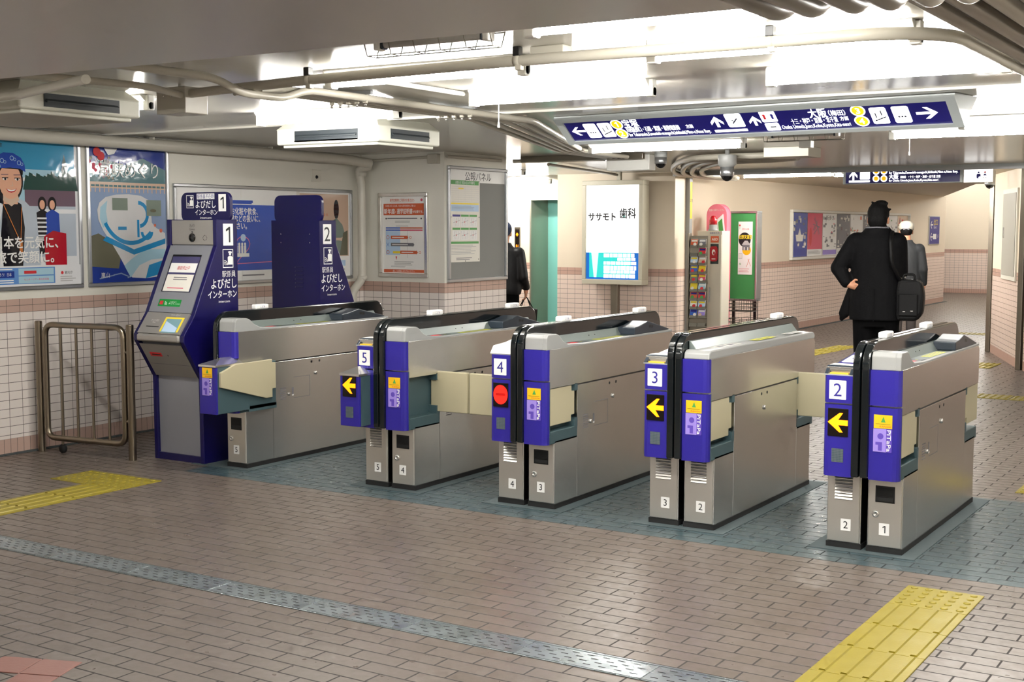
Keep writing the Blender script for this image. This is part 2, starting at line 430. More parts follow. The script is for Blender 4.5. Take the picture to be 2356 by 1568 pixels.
        s.poly([q(-.17, -.33), q(.17, -.33), q(.18, .06), q(.10, .13), q(-.10, .13), q(-.18, .06)], m, k)
        bx, by = x - .38 * w / s.w, y - .36 * h / s.h
        for r in (.10, .19, .28): s.ring(bx, by, h * r, h * .04, m, k, 8, 0, PI / 2)

# ------------------------------------------------------------------ setting: floor, walls, ceiling
mb = MB()
def fl(x0, x1, y0, y1, m, z=0): mb.quad((x0, y0, z), (x1, y0, z), (x1, y1, z), (x0, y1, z), m)
G0, G1, GX = -0.265, 1.55, -2.3
fl(-9, 6, -9, G0, 'floor_pink'); fl(-9, GX, G0, G1, 'floor_pink'); fl(GX, 6, G0, G1, 'floor_grey'); fl(-9, 6, G1, 28, 'floor_pink')
mb.add([(-9, -9, -.1), (6, -9, -.1), (6, 28, -.1), (-9, 28, -.1)], [(3, 2, 1, 0)], 'mortar')
struct('floor', mb)
def wall(name, x0, x1, y0, y1, mats, z0=0, z1=ZC):
    """a box of wall; mats = (material of faces across X-normal, material of faces across Y-normal)"""
    m = MB()
    m.quad((x0, y1, z0), (x0, y0, z0), (x0, y0, z1), (x0, y1, z1), mats[0]); m.quad((x1, y0, z0), (x1, y1, z0), (x1, y1, z1), (x1, y0, z1), mats[0])
    m.quad((x0, y0, z0), (x1, y0, z0), (x1, y0, z1), (x0, y0, z1), mats[1]); m.quad((x1, y1, z0), (x0, y1, z0), (x0, y1, z1), (x1, y1, z1), mats[1])
    m.quad((x0, y0, z1), (x1, y0, z1), (x1, y1, z1), (x0, y1, z1), mats[0])
    return struct(name, m)
cool = ('wall_tiles_along', 'wall_tiles_across'); warm = ('wall_warm_along', 'wall_warm_across')
wall('wall_left', -3.9, -3.745, -9, 3.4, cool)
wall('wall_notice', -3.745, -2.841, 3.328, 4.33, cool)
wall('wall_hall', -8.2, -3.745, 4.2, 4.33, cool)
wall('wall_hall_end', -8.4, -8.2, 4.2, 10.4, warm)
wall('wall_corridor', -4.387, -2.81, 7.95, 8.33, warm)
wall('wall_posters', -4.387, -3.08, 8.33, 21.66, warm)
wall('wall_end', -8, 4, 25.7, 25.85, warm, 0, 2.9)
wall('wall_right', 5.2, 5.35, -9, 14, cool)
wall('wall_behind', -3.9, 5.35, -9.15, -9, cool)
# elevator wall with its opening
EX, EY = -5.777, 9.622
wall('wall_elevator', -8.2, EX, EY, EY + .6, warm)
wall('wall_lintel', EX, -4.387, EY + .02, EY + .6, ('cream_paint', 'cream_paint'), 1.915)
mb = MB()
mb.box(EX - .02, EX + .004, EY - .012, EY + .45, 0, 1.915, 'elevator_steel'); mb.box(EX, -4.39, EY - .012, EY + .02, 1.895, 1.935, 'off_white')
d1 = struct('door_1', mb)
mb = MB(); mb.box(EX, -4.39, EY + .45, EY + .49, 0, 1.92, 'elevator_teal')
mb.box(EX + .0, -4.39, EY + .444, EY + .45, 1.80, 1.90, 'elevator_teal'); mb.box(-5.43, -5.18, EY + .442, EY + .45, .45, 1.75, 'elevator_glass')
for i in range(24): mb.box(-5.43, -5.18, EY + .4405, EY + .442, .47 + i * .054, .476 + i * .054, 'black')
obj('door_panel', mb, d1)
# oblique wall between two steel shutter posts, and the wall to its right
def oblique(name, p, q, m, z1=ZC, th=.12):
    p, q = V3((p[0], p[1], 0)), V3((q[0], q[1], 0)); d = (q - p).normalized(); n = V3((-d.y, d.x, 0)) * th
    b = MB(); a = [p, q, q + n, p + n]
    vs = [v for v in a] + [v + V3((0, 0, z1)) for v in a]
    b.add(vs, [(0, 1, 5, 4), (1, 2, 6, 5), (2, 3, 7, 6), (3, 0, 4, 7), (4, 5, 6, 7)], m); return struct(name, b)
oblique('wall_shutter_side', (.20, 10.60), (.87, 8.78), 'wall_warm_along')
oblique('wall_shutter_right', (.95, 8.62), (1.35, 7.6), 'wall_warm_along')
wall('wall_passage_right', 1.35, 5.2, 7.55, 7.7, warm)
wall('wall_passage_far', 2.0, 2.15, 7.7, 26, warm)
# ceilings
mb = MB(); mb.quad((-8.4, -2.75, ZC), (-8.4, 8.0, ZC), (5.3, 8.0, ZC), (5.3, -2.75, ZC), 'ceiling_gloss')
mb.quad((-8.4, -2.75, ZC + .2), (5.3, -2.75, ZC + .2), (5.3, 10.5, ZC + .2), (-8.4, 10.5, ZC + .2), 'ceiling_gloss')
struct('ceiling', mb)
mb = MB(); vs = [(-8.4, 8.0), (5.3, 8.0), (5.3, 14), (-.78, 13.98), (-3.07, 21.4), (-8.4, 21.4)]
mb.add([(x, y, ZC) for x, y in vs], [(5, 4, 3, 2, 1, 0)], 'ceiling_matt'); mb.add([(x, y, ZC + .12) for x, y in vs], [(0, 1, 2, 3, 4, 5)], 'ceiling_matt')
mb.quad((-.78, 13.98, ZC), (-3.07, 21.4, ZC), (-3.07, 21.4, ZC + .12), (-.78, 13.98, ZC + .12), 'ceiling_matt')
struct('ceiling_corridor', mb)
mb = MB(); mb.box(-8, 4, 13.5, 26, 2.9, 2.95, 'ceiling_matt'); struct('ceiling_far', mb)
mb = MB(); mb.box(-3.745, 5.2, -9, -2.76, 2.06, 2.3, 'soffit_gloss'); struct('ceiling_beam', mb)
mb = MB(); mb.prism([(.36, ZC - .012), (.375, ZC - .012), (.375, ZC), (.36, ZC)], 'x', -3.7, 5.2, 'off_white'); struct('trim_1', mb)
mb = MB(); mb.box(-2.81, 4.8, 7.9, 7.97, 2.115, 2.16, 'sign_frame'); mb.box(-2.81, 4.8, 7.885, 7.9, 2.105, 2.13, 'alu'); struct('trim_2', mb)
# floor strip along the left wall and concrete strips the machines stand on
mb = MB(); mb.box(-3.745, -3.69, -9, 3.328, 0, .004, 'mortar'); struct('trim_3', mb)
mb = MB(); mb.box(-3.08, -3.0, 8.6, 21.66, 0, .004, 'mortar'); struct('trim_4', mb)
# shutter posts
def post(p, label):
    t = MB(); t.box(-.035, .035, -.03, .03, 0, 2.16, 'dull_steel', .004); t.box(-.012, .012, -.034, -.029, 0, 2.16, 'dark_slot')
    o = obj('shutter_rail', t, None, (p[0], p[1], 0), rot=math.atan2(.36, -.93) + PI / 2)
    tag(o, label, 'shutter rail', 'steel shutter guide rails')
post((.165, 10.68), 'tall steel shutter guide rail left of the grey wall cabinet'); post((.905, 8.69), 'tall steel shutter guide rail right of the grey wall cabinet')
mb = MB(); mb.box(-.01, .0, 0, .5, .92, 1.94, 'off_white', .004); 
d = V3((.87 - .2, 8.78 - 10.6, 0)).normalized()
root = thing('wall_cabinet', 'cream metal cabinet set into the wall between the two shutter rails', 'cabinet', (.20 + d.x * .75, 10.6 + d.y * .75, 0), math.atan2(d.y, d.x))
mb = MB(); mb.box(0, .95, -.02, .0, .93, 1.95, 'cream_paint', .003); obj('frame', mb, root)
mb = MB(); mb.box(.05, .90, -.026, -.02, .98, 1.90, 'ac_grille', .002); dr = obj('door', mb, root)
mb = MB(); mb.box(.15, .19, -.034, -.026, 1.40, 1.52, 'chrome', .003); obj('handle', mb, dr)

# ------------------------------------------------------------------ floor furniture: drain covers, tactile paving, red tiles
def drain(x, first=[None]):
    if first[0] is None:
        m = MB(); L = .498
        m.box(0, L, -.083, .083, -.01, .004, 'drain_steel', .0015)
        for r in range(4):
            for k in range(8):
                xx = .02 + k * .0605 + (.03 if r % 2 else 0); yy = -.045 + r * .03
                if xx + .03 < L: m.box(xx, xx + .028, yy - .003, yy + .003, .0035, .0043, 'dark_slot')
        for yy in (-.078, .068): m.box(0, L, yy, yy + .010, .004, .0055, 'drain_steel')
        first[0] = obj('drain_cover', m); o = first[0]
    else: o = first[0].copy(); COL.objects.link(o)
    o.location = (x, -2.05, 0)
    tag(o, 'slotted steel drain cover, one length of the channel across the floor', 'drain cover', 'drain covers across the concourse floor')
for i in range(13): drain(-3.72 + i * .5)
def tactile(x, y, dots, label, rot=0, L=.308, grp='yellow tactile tiles'):
    m = MB(); h = L / 2; m.box(-h, h, -h, h, -.004, .005, 'tactile', .002)
    if dots:
        for i in range(5):
            for j in range(5): m.lathe([(.016, .004), (.013, .0085), (.007, .0095)], (-.12 + i * .06, -.12 + j * .06, 0), 'tactile', 10)
    else:
        for i in range(4):
            xx = -.1125 + i * .075
            m.prism([(xx - .014, .004), (xx + .014, .004), (xx + .009, .010), (xx - .009, .010)], 'y', -h + .008, h - .008, 'tactile')
    o = obj('tactile_tile', m, None, (x, y, 0), rot=rot); return tag(o, label, 'tactile tile', grp)
nth = ['first', 'second', 'third', 'fourth', 'fifth', 'sixth']
tactile(2.378, -.648, 1, 'yellow dotted tactile tile ending the right path before gate 2')
for k in range(4):
    o = tactile(2.378, -.958 - k * .31 if k < 3 else -1.848, 0, 'yellow ribbed tactile tile in the right path, %s from its dotted end' % nth[k])
    if k == 3: o.scale.y = .73
tactile(-2.32, -.725, 1, 'yellow dotted tactile tile ending the left path, nearer the gates'); tactile(-2.63, -.725, 1, 'yellow dotted tactile tile ending the left path, nearer the tiled wall')
for k in range(3): tactile(-2.325, -1.035 - k * .31, 0, 'yellow ribbed tactile tile in the left path, %s from its dotted end' % nth[k])
for k in range(5): tactile(-1.6 + .02 * k, 9.1 + k * .31, 0, 'faded yellow tactile tile beside the person in black, %s from the near end' % nth[k], 0, .29)
for k in range(3): tactile(-.85 + k * .31, 13.35, 1, 'faded yellow tactile tile far across the corridor, %s from its left end' % nth[k])
for k in range(2): tactile(.49, 8.75 + k * .31, 1, 'faded yellow tactile tile before the right pillar, the %s one' % ('nearer', 'farther')[k], 0, .25)
for k in range(3): tactile(1.17 + k * .31, 6.18, 1, 'yellow tactile tile beyond the rightmost gate machine, %s from the left' % nth[k], 0, .3)
tactile(2.36, 1.95, 1, 'yellow tactile tile just right of the rightmost gate machine, cut off by the photo edge')
def redtile(x, y, w, l, label):
    m = MB(); m.box(-w, w, -l, l, -.004, .003, 'red_tile', .002); tag(obj('red_tile', m, None, (x, y, 0), rot=.36), label, 'floor tile', 'red floor tiles in the near corner')
u = V3((math.cos(.36), math.sin(.36), 0)); w_ = V3((-u.y, u.x, 0)); c0 = V3((.064, -3.003, 0))
redtile(*(c0 - u * .075 - w_ * .075)[:2], .074, .074, 'red brown floor tile, the right one with its whole corner in view'); redtile(*(c0 - u * .228 - w_ * .075)[:2], .074, .074, 'red brown floor tile cut by the left photo edge')
redtile(*(c0 - u * .075 - w_ * .228)[:2], .074, .074, 'red brown floor tile cut by the bottom photo edge, nearest the camera')

# ------------------------------------------------------------------ ticket gates
def gate(X, cfg):
    root = thing('ticket_gate', cfg['label'], 'ticket gate', (X, 0, 0), 0, 'ticket gate machines in a row')
    for s in (1, -1):
        if s < 0 and not cfg.get('left', True): continue
        c = cfg['R'] if s > 0 else cfg['L']
        def X_(u): return s * u
        def bx(m, u0, u1, *a, **k): m.box(X_(u0), X_(u1), *a, **k)
        # steel cabinet
        m = MB()
        bx(m, .015, .178, 0, .245, .028, .372, 'steel', bev=.003); bx(m, .015, .178, .247, 1.17, .028, .648, 'steel', bev=.002); bx(m, .015, .178, 1.172, 1.40, .028, .372, 'steel', bev=.003)
        m.prism([(-.0582, .656), (.245, .656), (.245, .656), (1.459, .656), (1.459, .845), (1.44, .864), (-.0582, .864)], 'x', X_(.04), X_(.178), 'steel', .002)
        bx(m, .02, .172, .0, 1.40, .36, .66, 'black') if False else None
        bx(m, .02, .12, -.03, 1.41, .36, .66, 'teal'); bx(m, .02, .170, .255, 1.16, .6, .66, 'black')
        if s > 0:
            p = Panel(m, (.178, 0, 0), (0, 1, 0), (0, 0, 1), 1, 1, .0007)
            for y in (.62, .70): p.disc(y, .622, .008, 'dark_slot')
            if c['type'] != 'flat':
                for (a, b, e, f) in ((.44, .535, .60, .535), (.60, .535, .60, .40), (.44, .40, .60, .40)): p.line(a, b, e, f, .0025, 'ink_grey')
                for k in range(7): p.rect(.31, .40 + k * .012, .37, .404 + k * .012, 'ink_grey')
                p.rect(.425, .42, .44, .47, 'ink_grey'); p.rect(.425, .415, .44, .425, 'white_print', 2)
                m.lathe([(.011, .178), (.011, .184), (.006, .186)], (0, .395, .43), 'chrome', 12, 'x')
            m.lathe([(.012, .178), (.012, .184), (.006, .187)], (0, .66, .545), 'chrome', 12, 'x')
        obj('cabinet', m, root)
        m = MB(); bx(m, .012, .180, -.003, 1.403, 0, .028, 'rubber'); obj('plinth', m, root)
        m = MB(); bx(m, .022, .172, -.006, .002, .034, .362, 'steel_door', bev=.002)
        p = Panel(m, (0, -.006, 0), (1, 0, 0), (0, 0, 1), 1, 1, .0006)
        cu = s * .097
        fp = obj('foot_panel', m, root)
        m2 = MB(); q = Panel(m2, (0, -.0066, 0), (1, 0, 0), (0, 0, 1), 1, 1, .0006)
        if c['foot'] == 'vent':
            for k in range(8):
                z = .235 + k * .0145
                m2.prism([(-.0061, z), (-.0115, z + .001), (-.0061, z + .009)], 'x', cu - .042, cu + .042, 'steel_door'); q.rect(cu - .042, z - .0020, cu + .042, z, 'dark_slot')
            obj('vent', m2, fp)
        else:
            m2.box(cu - .045, cu + .045, -.0075, -.0055, .240, .318, 'black', .001); m2.box(cu - .040, cu + .040, -.012, -.007, .246, .264, 'rubber', .002); m2.box(cu - .038, cu + .038, -.0082, -.0072, .270, .311, 'dark_slot')
            obj('latch', m2, fp)
            m3 = MB(); lx = cu - .042; m3.lathe([(.017, -.006), (.017, -.011), (.012, -.013), (.006, -.013), (.006, -.010)], (lx, 0, .184), 'chrome', 16, 'y'); obj('lock', m3, fp)
        m4 = MB(); q = Panel(m4, (0, -.0068, 0), (1, 0, 0), (0, 0, 1), 1, 1, .0006)
        lu = cu + (.012 if c['foot'] == 'vent' else -.001)
        q.rect(lu - .024, .087, lu + .024, .143, 'white_print'); q.text(c['no'], lu, .115, .034, 'ink', 2, fit=True); obj('number_label', m4, fp)
        # blue fascias
        def fascia(z0, z1, mm, y1=-.0585):
            pts = [(.04, -.09), (.150, -.09), (.166, -.085), (.175, -.073), (.1785, -.0605), (.1785, y1), (.04, y1)]
            mm.prism([(X_(a), b) for a, b in pts], 'z', z0, z1, 'gate_blue')
        wide = c.get('wide')
        ztop = .862 if s > 0 else .826
        m = MB(); fascia(.700, ztop, m); up = obj('upper_fascia', m, root)
        m = MB(); fascia(.357, .692, m); bx(m, .12, .1782, -.0584, -.050, .357, .692, 'teal')
        low = obj('lower_fascia', m, root)
        cy = -.0903
        if wide:
            w0, w1 = .07, .205; yf = cfg.get('yf', -.285)
            m = MB(); bx(m, w0, w1, yf + .013, .245, .375, .664, 'teal', bev=.003); bx(m, w0, w1, .0, .25, .36, .40, 'teal', bev=.003); hs = obj('wide_housing', m, root)
            m = MB(); bx(m, w0 - .002, w1 + .001, yf, yf + .017, .375, .662, 'gate_blue', bev=.003); obj('front_plate', m, hs)
            m = MB()
            cx_, a, b = X_((w0 + w1) / 2), X_(w0 - .004), X_(w1 + .004)
            a, b = min(a, b), max(a, b); y0, y1 = yf - .005, -.055
            m.add([(a, y0, .664), (b, y0, .664), (b, y1, .664), (a, y1, .664), (a, y0, .676), (b, y0, .676), (b, y1, .676), (a, y1, .676), (cx_, yf * .6, .712), (cx_, -.06, .712)],
                  [(0, 1, 5, 4), (1, 2, 6, 5), (3, 0, 4, 7), (4, 5, 8), (5, 6, 9, 8), (7, 4, 8, 9), (6, 7, 9), (2, 3, 7, 6)], 'chrome'); obj('chrome_cap', m, hs)
            cy = yf - .0003
            m = MB()
            if s > 0: m.prism([(-.26, .63), (-.13, .672), (.19, .676), (.19, .655), (.222, .655), (.222, .49), (.19, .49), (.19, .435), (.13, .435), (-.26, .54)], 'x', .206, .226, 'flap', .003)
            else: m.prism([(yf + .02, .55), (yf + .03, .62), (.19, .67), (.19, .44)], 'x', -.225, -.206, 'flap', .003)
            obj('flap', m, root)
        m = MB()
        if wide: fu = X_((w0 + w1) / 2)
        else: fu = X_(.105)
        # print and displays on the front
        if s > 0:
            m = MB(); q = Panel(m, (0, cy - .0006, 0), (1, 0, 0), (0, 0, 1), 1, 1, .0006)
            q.rect(fu - .044, .598, fu + .040, .660, 'sticker_yellow'); q.text('KANSAI', fu + .008, .607, .008, 'ink_red', 2, fit=True, w=.05, shear=.2)
            q.rect(fu - .036, .617, fu + .032, .6185, 'ink', 2); q.poly([(fu - .012, .626), (fu + .010, .626), (fu, .652)], 'ink_green', 2)
            q.rrect(fu - .045, .490, fu + .040, .596, .004, 'sticker_violet'); q.rect(fu - .045, .490, fu + .014, .596, 'sticker_lilac', 2)
            q.disc(fu - .012, .562, .014, 'sticker_violet', 3, 16); q.rect(fu - .022, .496, fu - .004, .535, 'sticker_violet', 3); q.rect(fu - .034, .522, fu - .004, .535, 'sticker_violet', 3)
            q.text('PiTaPa', fu + .026, .543, .018, 'white_print', 3, w=.098, rot=-PI / 2, bold=.015, fit=True)
            obj('card_sticker', m, (hs if wide else low))
        else:
            m = MB(); q = Panel(m, (0, -.0906, 0), (1, 0, 0), (0, 0, 1), 1, 1, .0006)
            pu = X_(.110); q.rrect(pu - .040, .717, pu + .040, .805, .003, 'white_print'); q.text(c['big'], pu, .761, .060, 'ink_navy', 2, fit=True); obj('number_plate', m, up)
            m = MB(); m.box(fu - .048, fu + .048, cy - .004, cy - .0005, .545, .675, 'led_black', .001); q = Panel(m, (0, cy - .004, 0), (1, 0, 0), (0, 0, 1), 1, 1, .0006)
            if c['show'] == 'arrow':
                q.poly([(fu - .048, .610), (fu + .008, .655), (fu + .024, .655), (fu + .002, .622), (fu + .047, .622), (fu + .047, .597), (fu + .002, .597), (fu + .024, .564), (fu + .008, .564)], 'led_orange')
            else:
                q.disc(fu, .612, .045, 'led_red', 1, 32, .052); q.rect(fu - .03, .606, fu + .03, .620, 'led_stop', 2)
            obj('aisle_display', m, (hs if wide else low))
            m = MB(); q = Panel(m, (0, cy - .0006, 0), (1, 0, 0), (0, 0, 1), 1, 1, .0006); gu = fu - .0
            q.rect(gu - .027, .425, gu + .027, .487, 'teal')
            for k in range(9): q.line(gu - .027 + k * .00675, .425, gu - .027 + k * .00675, .487, .001, 'ink_grey', 2); q.line(gu - .027, .425 + k * .00775, gu + .027, .425 + k * .00775, .001, 'ink_grey', 2)
            obj('speaker_grille', m, (hs if wide else low))
        # rim
        pts = [(-.105, .362)] + [(-.105 + .115 * (1 - math.cos(a)), .868 + .115 * math.sin(a)) for a in [PI / 2 * k / 7 for k in range(8)]]
        pts += [(1.49 + .085 * math.sin(a), .898 + .085 * math.cos(a)) for a in [PI / 2 * k / 7 for k in range(8)]] + [(1.575, .80), (1.46, .80), (1.44, .40), (-.03, .362)]
        m = MB(); m.prism(pts, 'x', X_(.003), X_(.039), 'black_rim', .007); obj('rim', m, root)
        # tops
        t = c['type']
        if t == 'reader_out':
            m = MB(); yy = [(-.085, .862), (-.082, .925), (-.066, .944), (.02, .944), (.045, .936), (.09, .902), (.14, .882), (.34, .872), (1.459, .876), (1.459, .862)]
            m.prism(yy, 'x', X_(.150), X_(.176), 'cap_grey', .004); m.prism(yy[:6] + [(.10, .880), (.10, .862)], 'x', X_(.042), X_(.152), 'cap_grey', .004); obj('end_cap', m, root)
            m = MB(); m.quad((X_(.042), .10, .872), (X_(.151), .10, .872), (X_(.151), 1.455, .872), (X_(.042), 1.455, .872), 'tray_grey') if s > 0 else None
            m.prism([(X_(.041), .872), (X_(.041), .912), (X_(.050), .912), (X_(.078), .872)], 'y', .10, 1.45, 'tray_grey')
            q = Panel(m, (0, 0, .8726), (0, 1, 0), (-1, 0, 0), 1, 1, .0006)
            q.rect(.16, -.15, .42, -.083, 'hood_dark'); q.disc(.20, -.12, .008, 'sticker_lime', 2, 12); q.rect(.26, -.14, .33, -.10, 'ink_red', 2); q.disc(.385, -.12, .008, 'sticker_lime', 2, 12)
            q.rect(.55, -.145, .86, -.095, 'sticker_lime')
            for k in range(3): q.rect(.58, -.137 + k * .014, .82, -.132 + k * .014, 'ink_grey', 2)
            q.disc(.92, -.09, .006, 'chrome', 2, 10)
            for k in (.58, .65): m.lathe([(.004, -.001), (.004, .001)], (.064, k, .892), 'dark_slot', 8, 'x')
            obj('card_tray', m, root)
            m = MB(); m.prism([(.95, .873), (.95, .918), (1.02, .925), (1.13, .946), (1.42, .884), (1.42, .873)], 'x', X_(.055), X_(.170), 'hood_dark', .005)
            q = Panel(m, (.1702, 0, 0), (0, 1, 0), (0, 0, 1), 1, 1, .0006); q.rect(1.14, .905, 1.165, .921, 'black'); q.rect(1.17, .902, 1.195, .918, 'black'); obj('reader_hood', m, root)
        elif t == 'flat':
            m = MB(); m.prism([(-.085, .862), (-.078, .892), (-.055, .906), (.3, .906), (1.43, .900), (1.459, .885), (1.459, .862)], 'x', X_(.042), X_(.177), 'cap_grey', .006)
            m.prism([(X_(.041), .90), (X_(.041), .945), (X_(.050), .945), (X_(.085), .90)], 'y', -.02, 1.42, 'tray_grey', .003)
            q = Panel(m, (0, 0, .9064), (0, 1, 0), (-1, 0, 0), 1, 1, .0006)
            q.rect(.10, -.15, .40, -.10, 'off_white'); q.rect(.13, -.14, .24, -.112, 'ink_grey', 2); q.rect(.27, -.14, .37, -.112, 'ink_grey', 2)
            q.rect(.62, -.15, .90, -.10, 'sticker_lime'); q.rect(.66, -.13, .86, -.12, 'ink_grey', 2); q.rect(1.10, -.15, 1.36, -.10, 'off_white'); q.rect(1.13, -.14, 1.33, -.112, 'ink_lightgrey', 2)
            obj('end_cap', m, root)
        else:
            m = MB(); m.prism([(-.087, .826), (-.087, .832), (1.459, .885), (1.459, .84), (-.05, .826)], 'x', X_(.042), X_(.177), 'cap_grey', .001)
            m.prism([(.05, .835), (.05, .862), (.42, .902), (.75, .905), (1.42, .895), (1.45, .86)], 'x', X_(.042), X_(.176), 'cap_grey', .003); obj('end_cap', m, root)
            if t == 'reader':
                m = MB(); h0, h1 = X_(.045), X_(.176)
                for a, b in ((.045, .060), (.160, .176)): m.prism([(-.086, .832), (-.045, .868), (.045, .868), (.045, .832)], 'x', X_(a), X_(b), 'hood_dark', .002)
                m.prism([(-.03, .832), (-.03, .850), (-.052, .862), (-.045, .869), (.05, .869), (.05, .832)], 'x', X_(.058), X_(.162), 'hood_dark', .002)
                bx(m, .066, .154, -.078, -.055, .832, .838, 'slot_yellow', bev=.001); bx(m, .062, .158, -.062, -.052, .848, .853, 'steel')
                q = Panel(m, (0, 0, .8695), (1, 0, 0), (0, 1, 0), 1, 1, .0006); q.rect(min(X_(.05), X_(.17)), -.035, max(X_(.05), X_(.17)), .045, 'white_print'); q.rect(X_(.11) - .03, -.01, X_(.11) + .03, .0, 'ink_red', 2)
                obj('ticket_slot', m, root)
                m = MB(); q = Panel(m, (min(X_(.044), X_(.174)), .055, .8635), (1, 0, 0), (0, .37, .040), .130, .372, .0008)
                q.rect(0, 0, 1, 1, 'hood_dark'); q.rrect(.06, .05, .96, .92, .01, 'gate_blue', 2); q.rrect(.12, .12, .90, .62, .01, 'white_print', 3); q.text('IC', .5, .40, .04, 'ink_navy', 4, fit=True); q.rect(.2, .74, .8, .80, 'white_print', 3); obj('card_reader', m, root)
            else:
                m = MB(); m.prism([(-.088, .832), (-.055, .872), (.06, .880), (.20, .905), (.40, .925), (.40, .83)], 'x', X_(.044), X_(.178), 'paper_white', .004); obj('white_glare_top', m, root)  # plain gate top; its bright glare is put into the white colour
        # flaps
        m = MB()
        for a in ((-.045, .245, .357, .425), (1.172, 1.44, .357, .42)): m = MB(); bx(m, .02, .178, *a, 'teal', bev=.004); obj('flap_ledge', m, root)
        for a in ((.215, .246, .62, .66), (.215, .246, .42, .47), (1.172, 1.20, .62, .66), (1.172, 1.20, .42, .47)): m = MB(); bx(m, .12, .178, *a, 'teal'); obj('hinge_block', m, root)
        prof = [(-.052, .455), (.185, .455), (.185, .49), (.222, .49), (.222, .62), (.190, .62), (.190, .652), (-.052, .652)]
        if not wide:
            m = MB(); o = c.get('front_open')
            if o: m.box(X_(.13), X_(.178 + o), .225, .252, .435, .672, 'flap', .005)
            else: m.prism(prof, 'x', X_(.150), X_(.173), 'flap', .003)
            obj('flap', m, root)
        m = MB(); o = c.get('rear_open')
        if o: m.box(X_(.13), X_(.178 + o), 1.19, 1.215, .435, .685, 'flap', .005)
        else: m.prism([(1.417 - a, b) for a, b in prof], 'x', X_(.150), X_(.173), 'flap', .003)
        obj('flap', m, root)
    # white child sensors on the rim
    for y in cfg.get('sensors', ()):
        m = MB(); m.box(-.022, .022, y - .06, y + .06, .980, 1.012, 'white_print', .009, 3)
        q = Panel(m, (.0222, 0, 0), (0, 1, 0), (0, 0, 1), 1, 1, .0006); q.text('こども', y, .997, .014, 'ink_navy', 1, fit=True); obj('child_sensor', m, root)
    # mortar strip
    m = MB(); m.box(X - .25, X + .25, -.06, 1.50, 0, .003, 'mortar'); struct('trim_%d' % (5 + cfg['i']), m)
OFF = .03
gate(-2.2278 + OFF, dict(i=0, left=False, label='silver ticket gate machine beside the blue intercom kiosk, leftmost of the row', sensors=(.33,),
     R=dict(type='reader_out', foot='latch', no='5', wide=True)))
gate(-.925 + OFF, dict(i=1, yf=-.195, label='silver ticket gate machine with large number 5 and orange arrow', sensors=(.45, 1.33),
     L=dict(type='reader', foot='vent', no='5', big='5', show='arrow', wide=True), R=dict(type='reader_out', foot='latch', no='4', front_open=.21)))
gate(OFF, dict(i=2, label='silver ticket gate machine with large number 4 and red no-entry light', sensors=(.40, 1.35),
     L=dict(type='cover', foot='vent', no='4', big='4', show='stop', front_open=.345), R=dict(type='reader_out', foot='latch', no='3')))
gate(.9177 + OFF, dict(i=3, label='silver ticket gate machine with large number 3 and orange arrow', sensors=(1.30,),
     L=dict(type='reader', foot='vent', no='3', big='3', show='arrow'), R=dict(type='flat', foot='vent', no='2', rear_open=.30)))
gate(1.850 + OFF, dict(i=4, label='silver ticket gate machine with large number 2, rightmost of the row', sensors=(.28, 1.01),
     L=dict(type='reader', foot='vent', no='2', big='2', show='arrow'), R=dict(type='reader_out', foot='latch', no='1')))

